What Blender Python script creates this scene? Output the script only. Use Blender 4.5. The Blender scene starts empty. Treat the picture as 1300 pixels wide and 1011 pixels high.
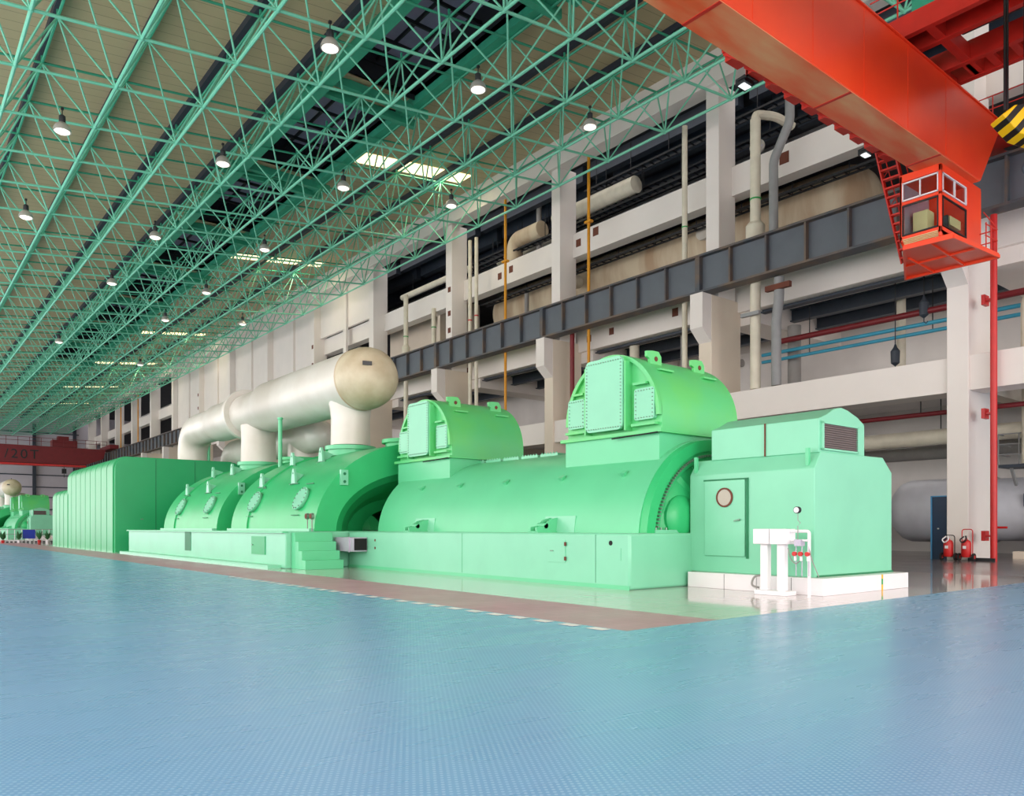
import bpy, bmesh, math, random
from mathutils import Vector, Matrix
random.seed(7)
sc = bpy.context.scene
COL = sc.collection
PI = math.pi
F, CX, CY, H = 990.0, 650.0, 670.0, 1.5
TH = math.atan2(800, 990); SN, CS = math.sin(TH), math.cos(TH)
# ---------------------------------------------------------------- materials
def lin(c):
    c = c/255.0
    return c/12.92 if c <= .04045 else ((c+.055)/1.055)**2.4
def col(r, g, b): return (lin(r), lin(g), lin(b), 1)
MATS = {}
def mat(name, rgb, rough=.5, metal=0.0, var=.06, scale=1.5, bump=0.0, spec=.5, coat=0.0, rgb2=None, streak=None, emit=None, estr=1.0, alpha=None):
    m = bpy.data.materials.new(name); m.use_nodes = True
    nt = m.node_tree; b = nt.nodes['Principled BSDF']
    c1 = col(*rgb)
    if rgb2 is None:
        c2 = (c1[0]*(1-var*2), c1[1]*(1-var*2), c1[2]*(1-var*2), 1)
    else: c2 = col(*rgb2)
    tc = nt.nodes.new('ShaderNodeTexCoord'); n = nt.nodes.new('ShaderNodeTexNoise')
    n.inputs['Scale'].default_value = scale; n.inputs['Detail'].default_value = 4
    if streak:
        mp = nt.nodes.new('ShaderNodeMapping'); mp.inputs['Scale'].default_value = streak
        nt.links.new(tc.outputs['Object'], mp.inputs['Vector']); nt.links.new(mp.outputs['Vector'], n.inputs['Vector'])
    else: nt.links.new(tc.outputs['Object'], n.inputs['Vector'])
    r = nt.nodes.new('ShaderNodeValToRGB')
    r.color_ramp.elements[0].position = .38; r.color_ramp.elements[1].position = .66
    r.color_ramp.elements[0].color = c1; r.color_ramp.elements[1].color = c2
    nt.links.new(n.outputs['Fac'], r.inputs['Fac']); nt.links.new(r.outputs['Color'], b.inputs['Base Color'])
    b.inputs['Roughness'].default_value = rough; b.inputs['Metallic'].default_value = metal
    b.inputs['Specular IOR Level'].default_value = spec
    b.inputs['Coat Weight'].default_value = coat; b.inputs['Coat Roughness'].default_value = .25
    if bump:
        bp = nt.nodes.new('ShaderNodeBump'); bp.inputs['Strength'].default_value = bump; bp.inputs['Distance'].default_value = .02
        nt.links.new(n.outputs['Fac'], bp.inputs['Height']); nt.links.new(bp.outputs['Normal'], b.inputs['Normal'])
    if emit:
        b.inputs['Emission Color'].default_value = col(*emit); b.inputs['Emission Strength'].default_value = estr
    if alpha is not None:
        b.inputs['Transmission Weight'].default_value = alpha; b.inputs['IOR'].default_value = 1.1
    MATS[name] = m
    return m
GREEN = mat('mint_paint', (98,202,148), .4, var=.03, scale=.7, coat=.2)
GREEN2 = mat('turret_paint', (88,198,122), .42, var=.03, scale=.8, coat=.2, rgb2=(96,200,108))
GREEN3 = mat('enclosure_paint', (34,170,104), .42, var=.04, scale=.5, coat=.15)
GREENP = mat('panel_paint', (126,206,168), .42, var=.03, scale=.9, coat=.3)
GREEND = mat('dark_green_paint', (14,120,75), .5)
LPG = mat('casing_paint', (46,186,112), .42, var=.04, scale=.8, coat=.2)
TEAL = mat('truss_teal', (120,206,174), .42, var=.04)
TEALD = mat('truss_teal_beam', (56,160,126), .5, var=.06)
BLACKG = mat('black_metal', (28,30,34), .5)
NAVY = mat('purlin_navy', (44,50,62), .6)
DECK = mat('roof_deck', (176,164,132), .6, var=.05, scale=.3)
CREAM = mat('concrete_white', (234,226,220), .75, var=.02, scale=.4)
CREAM2 = mat('concrete_beige', (226,212,194), .8, var=.03, scale=.4)
WALLG = mat('back_wall', (216,210,206), .85, var=.06, scale=.3)
WALLD = mat('dim_wall', (120,118,118), .9, var=.08, scale=.3)
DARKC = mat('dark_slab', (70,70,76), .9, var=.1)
GIRD = mat('girder_grey', (96,102,110), .5, var=.06, scale=.8)
GIRDF = mat('girder_flange', (74,78,84), .55, var=.08, scale=.8, rgb2=(110,92,78))
STEEL = mat('steel_beam', (56,64,76), .55)
ORANGE = mat('crane_orange', (252,74,30), .42, var=.05, scale=.35, coat=.15, rgb2=(246,64,26))
ORANGE_REFL = mat('crane_underside_reflection', (240,96,50), .4, scale=.6, coat=.2, rgb2=(236,170,120), streak=(.35,1.5,1))  # beige streaks: reflected light painted into the girder's underside colour
REDP = mat('red_paint', (206,34,34), .4)
REDD = mat('dark_red_paint', (122,26,34), .45)
REDS = mat('stair_red', (208,44,32), .45)
PIPEW = mat('pipe_lagging', (222,217,208), .4, metal=.1, var=.05, scale=.35, rgb2=(204,196,184))
PIPEDOME = mat('pipe_dome_quilt', (206,194,166), .5, var=.03, scale=1.0, rgb2=(184,168,138))
PIPEC = mat('pipe_cream', (222,214,194), .5)
PIPEB = mat('tank_beige', (206,190,162), .55, rgb2=(176,148,118), scale=.8, streak=(1,1,.2))
PIPEG = mat('pipe_grey', (146,146,146), .5)
PIPEY = mat('pipe_yellow', (222,150,28), .5)
PIPED = mat('pipe_dull', (150,146,142), .55)
CYAN = mat('pipe_cyan', (60,160,190), .45)
WHITE = mat('white_paint', (240,236,238), .4, var=.02)
TILEW = mat('plinth_tile', (238,232,234), .25, var=.02)
TANKW = mat('tank_white', (196,196,204), .45, var=.04)
LAV = mat('lavender_metal', (188,180,196), .4, metal=.3)
DARKM = mat('dark_void', (16,16,18), .8)
LOUV = mat('louvre_brown', (104,88,84), .5)
GLASS = mat('cab_glass', (236,242,240), .03, alpha=1.0, var=0)
CHROME = mat('lamp_aluminium', (226,218,214), .3, metal=.6)
BULB = mat('lamp_bulb', (250,246,236), .2, emit=(255,246,230), estr=1.6)
FLOODG = mat('flood_glass', (235,240,240), .1, emit=(235,245,245), estr=1.0)
YEL = mat('hook_yellow', (240,180,10), .45)
BOLT = mat('bolt_steel', (120,150,130), .4, metal=.4)
RUST = mat('rust_plate', (110,60,44), .8)
BLUED = mat('door_blue', (14,44,78), .4)
BLUEF = mat('frame_blue', (70,150,200), .4)
BANNER = mat('banner_blue', (24,50,170), .4)
RUBBER = mat('rubber', (30,28,28), .8)
LEAF = mat('leaf_green', (50,110,60), .6)
ENDW = mat('end_wall_sheet', (206,200,208), .6, var=.03, scale=.2)
CREAMM = mat('control_cream', (218,206,150), .4)
SKYL = mat('rooflight_sheet', (255,238,190), .5, emit=(255,232,176), estr=2.2)
MONI = mat('ventilator_sheet', (142,138,160), .6, emit=(150,148,176), estr=.05)
PLATE = mat('label_plate', (60,60,60), .5)
PORT = mat('porthole_pane', (176,166,150), .15)
GREENBAND = mat('green_band', (20,160,70), .5)

def floor_material():
    m = bpy.data.materials.new('blue_floor_sheet'); m.use_nodes = True
    nt = m.node_tree; N = nt.nodes; L = nt.links; b = N['Principled BSDF']
    tc = N.new('ShaderNodeTexCoord')
    mp = N.new('ShaderNodeMapping'); mp.inputs['Rotation'].default_value = (0,0,.55); mp.inputs['Scale'].default_value = (24,24,1)
    L.new(tc.outputs['Object'], mp.inputs['Vector'])
    sx = N.new('ShaderNodeSeparateXYZ'); L.new(mp.outputs['Vector'], sx.inputs[0])
    def sinn(o):
        f = N.new('ShaderNodeMath'); f.operation = 'MULTIPLY'; f.inputs[1].default_value = 2*PI*.5; L.new(o, f.inputs[0])
        s = N.new('ShaderNodeMath'); s.operation = 'SINE'; L.new(f.outputs[0], s.inputs[0])
        a = N.new('ShaderNodeMath'); a.operation = 'ABSOLUTE'; L.new(s.outputs[0], a.inputs[0]); return a.outputs[0]
    p = N.new('ShaderNodeMath'); p.operation = 'MULTIPLY'; L.new(sinn(sx.outputs[0]), p.inputs[0]); L.new(sinn(sx.outputs[1]), p.inputs[1])
    r = N.new('ShaderNodeValToRGB'); r.color_ramp.elements[0].position = .5; r.color_ramp.elements[1].position = .85
    r.color_ramp.elements[0].color = (0,0,0,1); r.color_ramp.elements[1].color = (1,1,1,1); L.new(p.outputs[0], r.inputs['Fac'])
    n = N.new('ShaderNodeTexNoise'); n.inputs['Scale'].default_value = .35; n.inputs['Detail'].default_value = 5; L.new(tc.outputs['Object'], n.inputs['Vector'])
    mx = N.new('ShaderNodeMix'); mx.data_type = 'RGBA'; mx.inputs[6].default_value = col(104,154,200); mx.inputs[7].default_value = col(130,174,212)
    L.new(n.outputs['Fac'], mx.inputs['Factor'])
    m2 = N.new('ShaderNodeMix'); m2.data_type = 'RGBA'; L.new(mx.outputs[2], m2.inputs[6]); m2.inputs[7].default_value = col(168,204,232)
    k = N.new('ShaderNodeMath'); k.operation = 'MULTIPLY'; k.inputs[1].default_value = .55; L.new(r.outputs['Color'], k.inputs[0]); L.new(k.outputs[0], m2.inputs['Factor'])
    L.new(m2.outputs[2], b.inputs['Base Color'])
    # long faint ripples of the sheet
    mp2 = N.new('ShaderNodeMapping'); mp2.inputs['Rotation'].default_value = (0,0,-.68); mp2.inputs['Scale'].default_value = (.5,2.6,1)
    L.new(tc.outputs['Object'], mp2.inputs['Vector'])
    n2 = N.new('ShaderNodeTexNoise'); n2.inputs['Scale'].default_value = 1.0; n2.inputs['Detail'].default_value = 3; L.new(mp2.outputs['Vector'], n2.inputs['Vector'])
    mr = N.new('ShaderNodeMapRange'); mr.inputs[3].default_value = .2; mr.inputs[4].default_value = .36; L.new(n2.outputs['Fac'], mr.inputs[0]); L.new(mr.outputs[0], b.inputs['Roughness'])
    bp = N.new('ShaderNodeBump'); bp.inputs['Strength'].default_value = .12; bp.inputs['Distance'].default_value = .02
    L.new(n2.outputs['Fac'], bp.inputs['Height']); L.new(bp.outputs['Normal'], b.inputs['Normal'])
    b.inputs['Specular IOR Level'].default_value = .4
    return m
def tile_material(name, c1, c2, rough, size, spec=.6):
    m = bpy.data.materials.new(name); m.use_nodes = True
    nt = m.node_tree; N = nt.nodes; L = nt.links; b = N['Principled BSDF']
    tc = N.new('ShaderNodeTexCoord'); br = N.new('ShaderNodeTexBrick'); br.offset = 0
    br.inputs['Scale'].default_value = 1/size; br.inputs['Brick Width'].default_value = 1; br.inputs['Row Height'].default_value = 1
    br.inputs['Mortar Size'].default_value = .012; br.inputs['Color1'].default_value = col(*c1); br.inputs['Color2'].default_value = col(*c2)
    br.inputs['Mortar'].default_value = col(c1[0]*.8, c1[1]*.8, c1[2]*.8)
    L.new(tc.outputs['Object'], br.inputs['Vector'])
    n = N.new('ShaderNodeTexNoise'); n.inputs['Scale'].default_value = .5; n.inputs['Detail'].default_value = 6; L.new(tc.outputs['Object'], n.inputs['Vector'])
    mr = N.new('ShaderNodeMapRange'); mr.inputs[3].default_value = rough*.6; mr.inputs[4].default_value = rough*1.5; L.new(n.outputs['Fac'], mr.inputs[0]); L.new(mr.outputs[0], b.inputs['Roughness'])
    L.new(br.outputs['Color'], b.inputs['Base Color']); b.inputs['Specular IOR Level'].default_value = spec
    return m
def deck_material():
    m = bpy.data.materials.new('roof_deck_seams'); m.use_nodes = True
    nt = m.node_tree; N = nt.nodes; L = nt.links; b = N['Principled BSDF']
    tc = N.new('ShaderNodeTexCoord'); s = N.new('ShaderNodeSeparateXYZ'); L.new(tc.outputs['Object'], s.inputs[0])
    a = N.new('ShaderNodeMath'); a.operation = 'MULTIPLY'; a.inputs[1].default_value = 1/.85; L.new(s.outputs[1], a.inputs[0])
    f = N.new('ShaderNodeMath'); f.operation = 'FRACT'; L.new(a.outputs[0], f.inputs[0])
    r = N.new('ShaderNodeValToRGB'); e = r.color_ramp.elements; e[0].position = 0; e[0].color = col(130,114,88); e[1].position = .07; e[1].color = col(196,174,136)
    L.new(f.outputs[0], r.inputs['Fac'])
    n = N.new('ShaderNodeTexNoise'); n.inputs['Scale'].default_value = .25; L.new(tc.outputs['Object'], n.inputs['Vector'])
    mx = N.new('ShaderNodeMix'); mx.data_type = 'RGBA'; mx.blend_type = 'MULTIPLY'; mx.inputs['Factor'].default_value = .35
    L.new(r.outputs['Color'], mx.inputs[6]); L.new(n.outputs['Color'], mx.inputs[7])
    mx.inputs['Factor'].default_value = .0
    L.new(mx.outputs[2], b.inputs['Base Color']); b.inputs['Roughness'].default_value = .45
    return m
FLOORM = floor_material(); DECKM = deck_material()
TILEF = tile_material('polished_tile', (206,196,196), (200,190,190), .06, .8, .7)
STRIPM = tile_material('brown_strip_tile', (192,150,164), (182,140,154), .4, .3)
AISLE = tile_material('aisle_tile', (126,118,120), (120,112,114), .16, .8)

# ---------------------------------------------------------------- mesh builder
class MB:
    def __init__(s): s.v = []; s.f = []
    def add(s, vs, fs):
        o = len(s.v); s.v += [tuple(q) for q in vs]; s.f += [tuple(i+o for i in f) for f in fs]; return s
    def box(s, x0, y0, z0, x1, y1, z1):
        if x0 > x1: x0, x1 = x1, x0
        if y0 > y1: y0, y1 = y1, y0
        if z0 > z1: z0, z1 = z1, z0
        return s.add([(x0,y0,z0),(x1,y0,z0),(x1,y1,z0),(x0,y1,z0),(x0,y0,z1),(x1,y0,z1),(x1,y1,z1),(x0,y1,z1)],
              [(0,3,2,1),(4,5,6,7),(0,1,5,4),(1,2,6,5),(2,3,7,6),(3,0,4,7)])
    def bar(s, p, q, w, h=None):       # square bar between two points
        return s.tube(p, q, (w*.7071), 4, rot=PI/4) if h is None else s._bar(p, q, w, h)
    def _bar(s, p, q, w, h):
        p, q = Vector(p), Vector(q); d = (q-p).normalized()
        u = Vector((0,0,1)) if abs(d.z) < .9 else Vector((1,0,0))
        a = d.cross(u).normalized(); b = a.cross(d).normalized()
        vs = [c+a*i*w/2+b*j*h/2 for c in (p, q) for i, j in ((-1,-1),(1,-1),(1,1),(-1,1))]
        return s.add(vs, [(0,1,2,3),(7,6,5,4),(0,4,5,1),(1,5,6,2),(2,6,7,3),(3,7,4,0)])
    def tube(s, p, q, r, n=12, r2=None, rot=0, cap=True):
        p, q = Vector(p), Vector(q); d = (q-p)
        if d.length < 1e-6: return s
        d.normalize(); r2 = r if r2 is None else r2
        u = Vector((0,0,1)) if abs(d.z) < .9 else Vector((1,0,0))
        a = d.cross(u).normalized(); b = a.cross(d).normalized()
        vs = []
        for c, rr in ((p, r), (q, r2)):
            for i in range(n):
                t = 2*PI*i/n+rot; vs.append(c+(a*math.cos(t)+b*math.sin(t))*rr)
        fs = [(i, (i+1) % n, n+(i+1) % n, n+i) for i in range(n)]
        if cap: fs += [tuple(range(n-1,-1,-1)), tuple(range(n, 2*n))]
        return s.add(vs, fs)
    def path(s, pts, r, n=14, bend=0, seg=5):   # tube along a polyline with rounded bends; r number or list
        P = [Vector(p) for p in pts]; out = [P[0]]
        if bend:
            for i in range(1, len(P)-1):
                a, b, c = P[i-1], P[i], P[i+1]; l = min(bend, (a-b).length*.49, (c-b).length*.49)
                p0 = b+(a-b).normalized()*l; p1 = b+(c-b).normalized()*l
                for k in range(seg+1):
                    t = k/seg; out.append(p0*(1-t)**2+b*2*t*(1-t)+p1*t*t)
            out.append(P[-1])
        else: out = P
        vs = []; m = len(out); ref = None
        for i, p in enumerate(out):
            d = (out[min(i+1,m-1)]-out[max(i-1,0)]).normalized()
            if ref is None:
                u = Vector((0,0,1)) if abs(d.z) < .9 else Vector((1,0,0)); a = d.cross(u).normalized()
            else: a = (ref-d*ref.dot(d)).normalized()
            ref = a; b = a.cross(d)
            for k in range(n):
                t = 2*PI*k/n; vs.append(p+(a*math.cos(t)+b*math.sin(t))*r)
        fs = [(i*n+k, i*n+(k+1) % n, (i+1)*n+(k+1) % n, (i+1)*n+k) for i in range(m-1) for k in range(n)]
        fs += [tuple(range(n-1,-1,-1)), tuple(range((m-1)*n, m*n))]
        return s.add(vs, fs)
    def lathe(s, prof, origin, axis=(0,0,1), n=24):    # prof: list of (r, t along axis)
        o = Vector(origin); d = Vector(axis).normalized()
        u = Vector((0,0,1)) if abs(d.z) < .9 else Vector((1,0,0))
        a = d.cross(u).normalized(); b = a.cross(d).normalized()
        vs = []
        for r, t in prof:
            for k in range(n):
                q = 2*PI*k/n; vs.append(o+d*t+(a*math.cos(q)+b*math.sin(q))*max(r,1e-4))
        m = len(prof)
        fs = [(i*n+k, i*n+(k+1) % n, (i+1)*n+(k+1) % n, (i+1)*n+k) for i in range(m-1) for k in range(n)]
        fs += [tuple(range(n-1,-1,-1)), tuple(range((m-1)*n, m*n))]
        return s.add(vs, fs)
    def prism(s, poly, axis, a0, a1):      # poly 2D; axis 'x': poly=(y,z); 'y': (x,z); 'z': (x,y)
        n = len(poly)
        def mk(t): return [{'x':(t,p[0],p[1]),'y':(p[0],t,p[1]),'z':(p[0],p[1],t)}[axis] for p in poly]
        vs = mk(a0)+mk(a1)
        fs = [(i, (i+1) % n, n+(i+1) % n, n+i) for i in range(n)]+[tuple(range(n-1,-1,-1)), tuple(range(n, 2*n))]
        return s.add(vs, fs)
    def strip(s, A, B, close=False):    # quads between two point lists
        n = len(A); fs = [(i, i+1, n+i+1, n+i) for i in range(n-1)]
        if close: fs.append((n-1, 0, n, 2*n-1))
        return s.add(list(A)+list(B), fs)
    def build(s, name, m, parent=None, ang=35, bevel=0, label=None):
        me = bpy.data.meshes.new(name); me.from_pydata(s.v, [], s.f)
        bm = bmesh.new(); bm.from_mesh(me); bmesh.ops.recalc_face_normals(bm, faces=bm.faces)
        for f in bm.faces: f.smooth = True
        lim = math.radians(ang)
        for e in bm.edges:
            e.smooth = len(e.link_faces) == 2 and e.calc_face_angle(0) < lim
        bm.to_mesh(me); bm.free()
        for q in (m if isinstance(m, (list, tuple)) else [m]): me.materials.append(q)
        o = bpy.data.objects.new(name, me); COL.objects.link(o)
        if parent: o.parent = parent
        if label: o['label'] = label
        if bevel:
            md = o.modifiers.new('bevel', 'BEVEL'); md.width = bevel; md.segments = 2; md.limit_method = 'ANGLE'; md.angle_limit = .6
            md.harden_normals = False
        return o
def tag(o, label=None, cat=None, group=None, kind=None):
    if label: o['label'] = label
    if cat: o['category'] = cat
    if group: o['group'] = group
    if kind: o['kind'] = kind
    return o
def thing(name, label, cat, group=None):
    o = bpy.data.objects.new(name, None); COL.objects.link(o); o.empty_display_size = .2
    return tag(o, label, cat, group)
def copy_tree(o, parent=None, kids=None):
    c = o.copy(); COL.objects.link(c)
    if parent: c.parent = parent
    for ch in [q for q in list(bpy.data.objects) if q.parent == o]: copy_tree(ch, c)
    return c
def world(o):
    return o
# =================================================================== SETTING
BX, BY = 8.4, 7.75
floor = MB().prism([(-16,-44),(56,-44),(56,BY),(BX,BY),(BX,224),(-16,224)], 'z', -.3, 0).build('floor', FLOORM); tag(floor, 'blue studded floor sheet of the turbine hall', 'floor', kind='structure')
t = MB().box(BX, BY, -.3, 10.55, 111, 0).build('trim_1', STRIPM); tag(t, kind='structure', label='mauve brown tiled strip between blue floor and machine bay')
t = MB().box(10.55, BY, -.3, 27, 111, .0).build('trim_2', TILEF); tag(t, kind='structure', label='polished pale tiles around the machine')
t = MB().box(27, BY, -.3, 56, 224, .0).build('trim_3', AISLE); tag(t, kind='structure', label='dark polished aisle floor beside the columns')
t = MB().box(BX, 111, -.3, 27, 224, .0).build('trim_4', TILEF); tag(t, kind='structure', label='polished pale tiles around the distant machine')
t = MB()
for k in range(26):
    t.add([(BX-.26,8.0+k*.62,.004),(BX-.05,8.0+k*.62,.004),(BX-.05,8.34+k*.62,.004),(BX-.26,8.34+k*.62,.004)], [(0,1,2,3)])
t = t.build('trim_5', WHITE); tag(t, kind='structure', label='dashed white line along the blue floor edge')

SL = .112; ZR = 25.2; XR = 36.5
def zl(x): return ZR+(x-XR)*SL
DZ = 3.9
def zu(x): return zl(x)+DZ
# ceiling deck with ventilator openings
VX0, VX1 = 20.6, 26.0
vent_rows = [(16.2+14.07*k, 16.2+14.07*k+11.6) for k in range(0, 9)]
d = MB()
def deckbox(x0, x1, y0, y1):
    a, b = zu(x0)+.75, zu(x1)+.75
    d.add([(x0,y0,a),(x1,y0,b),(x1,y1,b),(x0,y1,a),(x0,y0,a+.2),(x1,y0,b+.2),(x1,y1,b+.2),(x0,y1,a+.2)],
          [(0,3,2,1),(4,5,6,7),(0,1,5,4),(1,2,6,5),(2,3,7,6),(3,0,4,7)])
deckbox(-12, VX0, -44, 224); deckbox(VX1, 38.75, -44, 224)
yy = -44
for a, b in vent_rows: deckbox(VX0, VX1, yy, a); yy = b
deckbox(VX0, VX1, yy, 224)
ceil_ = d.build('ceiling', DECKM); tag(ceil_, 'khaki sheet metal roof deck above the space frame', 'ceiling', kind='structure')
UX = [38.5-4*k for k in range(12)]     # upper chord lines
LX = [36.5-4*k for k in range(12)]
MY = 14.07/3
LY = [30.6+MY*j for j in range(-7, 42)]
UY = [y+MY/2 for y in LY[:-1]]
for x in UX[1:]:
    if VX0 < x < VX1: continue
    MB().box(x-.16, -44, zu(x)+.35, x+.16, 224, zu(x)+.74).build('purlin', NAVY, ceil_)
for x in (VX0-.35, VX1+.35):
    MB().box(x-.35, 10, zu(x)+.1, x+.35, 180, zu(x)+.72).build('ridge_girder', TEALD, ceil_)
for k, (a, b) in enumerate(vent_rows):
    vt = thing('roof_ventilator', 'dark roof ventilator opening with lavender sheets, ' + ['nearest the camera above the orange crane side','second along the ridge','third along the ridge','fourth along the ridge','fifth along the ridge','sixth along the ridge','seventh along the ridge','eighth along the ridge','farthest along the ridge'][k], 'roof ventilator', 'roof ventilators along the ridge')
    z = zu(23)+.75
    MB().box(VX0-.1, a, z, VX0, b, z+2.2).box(VX1, a, z+.2, VX1+.1, b, z+2.2).box(VX0, a-.1, z, VX1, a, z+2.2).box(VX0, b, z, VX1, b+.1, z+2.2).build('housing', BLACKG, vt)
    MB().box(VX0, a, z+2.2, VX1, b, z+2.3).build('roof_sheet', MONI, vt)
    g = MB()
    for i in range(1, 4): g.box(VX0+i*1.35-.06, a, z+1.4, VX0+i*1.35+.06, b, z+1.6)
    for i in range(0, 6): g.box(VX0, a+i*2.3-.06+.05, z+1.2, VX1, a+i*2.3+.06+.05, z+1.4)
    g.build('frame', BLACKG, vt)
    for yb in (a-.5, b+.5):
        MB().box(VX0-1.2, yb-.2, zu(23)+.1, VX1+1.2, yb+.2, zu(23)+.6).build('cross_beam', TEALD, vt)
# rooflight strips near the column wall
for k, (yc, nm) in enumerate(((51.8,'nearest, largest bright strip'),(78.4,'second bright strip from the camera'),(118,'third bright strip from the camera'),(144,'fourth bright strip from the camera'),(172,'fifth bright strip from the camera'),(199,'farthest, smallest bright strip'))):
    s_ = MB(); x0, x1 = 27.4, 37
    a, b = zu(x0)+.72, zu(x1)+.72
    s_.add([(x0,yc-.9,a),(x1,yc-.9,b),(x1,yc+.9,b),(x0,yc+.9,a),(x0,yc-.9,a+.02),(x1,yc-.9,b+.02),(x1,yc+.9,b+.02),(x0,yc+.9,a+.02)],
          [(0,3,2,1),(4,5,6,7),(0,1,5,4),(1,2,6,5),(2,3,7,6),(3,0,4,7)])
    o = s_.build('rooflight', SKYL); tag(o, 'glowing cream rooflight strip in the roof deck, '+nm, 'rooflight', 'rooflight strips across the roof')

# ------------------------------------------------------------- space frame
sf = thing('space_frame', 'mint green tubular space frame carrying the roof deck', 'roof truss')
ylo, yhi = LY[0], LY[-1]
for x in LX: MB().tube((x,ylo,zl(x)), (x,yhi,zl(x)), .08, 8).build('lower_chord', TEAL, sf)
for y in LY: MB().tube((LX[-1],y,zl(LX[-1])), (LX[0],y,zl(LX[0])), .07, 8).build('lower_chord', TEAL, sf)
for x in UX: MB().tube((x,UY[0],zu(x)), (x,UY[-1],zu(x)), .07, 6).build('upper_chord', TEALD, sf)
for y in UY[:44]: MB().tube((UX[-1],y,zu(UX[-1])), (UX[0],y,zu(UX[0])), .065, 6).build('upper_chord', TEALD, sf)
diag = []
for x in UX:
    for y in UY:
        for dx in (-2, 2):
            for dy in (-MY/2, MY/2):
                lx, ly = x+dx, y+dy
                if LX[-1]-.1 <= lx <= LX[0]+.1: diag.append(((x,y,zu(x)), (lx,ly,zl(lx))))
nodes = [(x,y,zl(x)) for x in LX for y in LY]
def vis(p):
    r = CS*p[0]-SN*p[1]; dd = SN*p[0]+CS*p[1]
    if dd < 1: return 1e9
    px = CX+F*r/dd; py = CY-F*(p[2]-H)/dd
    return dd if (-20 < px < 1320 and -20 < py < 1031) else 1e6+dd
diag.sort(key=lambda e: min(vis(e[0]), vis(e[1])))
nodes.sort(key=vis)
for a, b in diag[:99]: MB().tube(a, b, .05, 6).build('brace', TEAL, sf)
m = MB()
for a, b in diag[99:]: m.tube(a, b, .05, 5, cap=False)
o = m.build('brace', TEAL, sf); o['kind'] = 'stuff'
for p in nodes[:60]: MB().lathe([(0,-.12),(.09,-.08),(.12,0),(.09,.08),(0,.12)], p, n=8).build('node_ball', TEAL, sf)
m = MB()
for p in nodes[60:]: m.lathe([(0,-.12),(.1,-.05),(.1,.05),(0,.12)], p, n=6)
o = m.build('node_ball', TEAL, sf); o['kind'] = 'stuff'
m = MB()
for x in UX[1:]:
    for y in UY: m.tube((x,y,zu(x)), (x,y,zu(x)+.4), .07, 5)
o = m.build('deck_stub', TEALD, sf); o['kind'] = 'stuff'

# ------------------------------------------------------------- column wall
ORD = ['first','second','third','fourth','fifth','sixth','seventh','eighth','ninth','tenth','eleventh','twelfth','thirteenth','fourteenth','fifteenth','sixteenth']
CYS = [14.95+14.07*k for k in range(15)]
for k, y in enumerate(CYS):
    nm = ['white concrete column beside the fire extinguishers, right of the crane cab','white concrete column with corbel behind the large green turret','white concrete column rising between the two green turrets, with yellow pipe beside it','tall sunlit concrete column behind the smaller green turret','white concrete column just right of the big lagged pipe end'][k] if k < 5 else 'pale concrete column in the far row, %s counted from the extinguishers' % ORD[k]
    c = thing('concrete_column', nm, 'column', 'concrete columns of the side wall')
    MB().box(38.3, y-.47, 0, 41.2, y+.47, 15.35).build('lower_shaft', CREAM2 if k else CREAM, c, bevel=.03)
    MB().prism([(38.35,12.5),(37.45,13.3),(37.45,15.35),(38.35,15.35)], 'y', y-.45, y+.45).build('corbel', CREAM, c)
    MB().box(39.0, y-.47, 15.35, 40.65, y+.47, 28.2).build('upper_shaft', CREAM, c, bevel=.03)
    if k in (3, 5, 8):
        for zz in (22.3, 20.2, 18.7): MB().box(38.98, y-.3, zz, 39.0, y+.12, zz+.45).build('embedded_plate', RUST, c)
def beam(x0, x1, z0, z1, label, m=CREAM, y0=-8, y1=223, plates=()):
    b = thing('concrete_beam', label, 'beam')
    MB().box(x0, y0, z0, x1, y1, z1).build('beam_body', m, b, bevel=.02)
    for (y, z, s) in plates: MB().box(x0-.02, y-s/2, z, x0, y+s/2, z+s*1.1).build('embedded_plate', RUST, b)
    return b
beam(38.45, 40.0, 7.75, 9.35, 'long white concrete floor beam at first floor level behind the machine', plates=())
beam(40.9, 41.9, 14.7, 17.0, 'long white concrete beam seen just below the grey crane runway', plates=((44,15.2,.5),(41.5,15.3,.45),(39.2,15.4,.45),(33.4,15.5,.5),(57,15.4,.4)))
beam(40.3, 41.3, 21.7, 23.5, 'long white concrete beam midway between crane runway and roof', plates=((42,22.4,.5),(40.2,22.7,.55),(51.5,22.3,.5),(50,22.5,.5),(25,22.4,.6),(19,22.6,.55)))
beam(38.72, 39.9, 28.15, 30.35, 'white concrete eaves beam directly under the roof edge')
# infill wall panels far along
w = MB()
for k in range(5, 9): w.box(39.8, CYS[k]+.47, 17.4, 40.1, CYS[k+1]-.47, 28.15)
w.box(39.8, CYS[4]+.47, 23.5, 40.1, CYS[5]-.47, 28.15)
o = w.build('wall_right', CREAM); tag(o, 'white panel wall filling the middle bays above the crane runway', 'wall', kind='structure')
# pilasters between panels
w = MB()
for k in range(4, 9): w.box(39.55, CYS[k]+7.0-.35, 17.4, 39.8, CYS[k]+7.0+.35, 28.1)
o = w.build('wall_right_pilasters', CREAM); tag(o, 'shallow white pilasters on the panel wall', 'wall', kind='structure')
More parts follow.
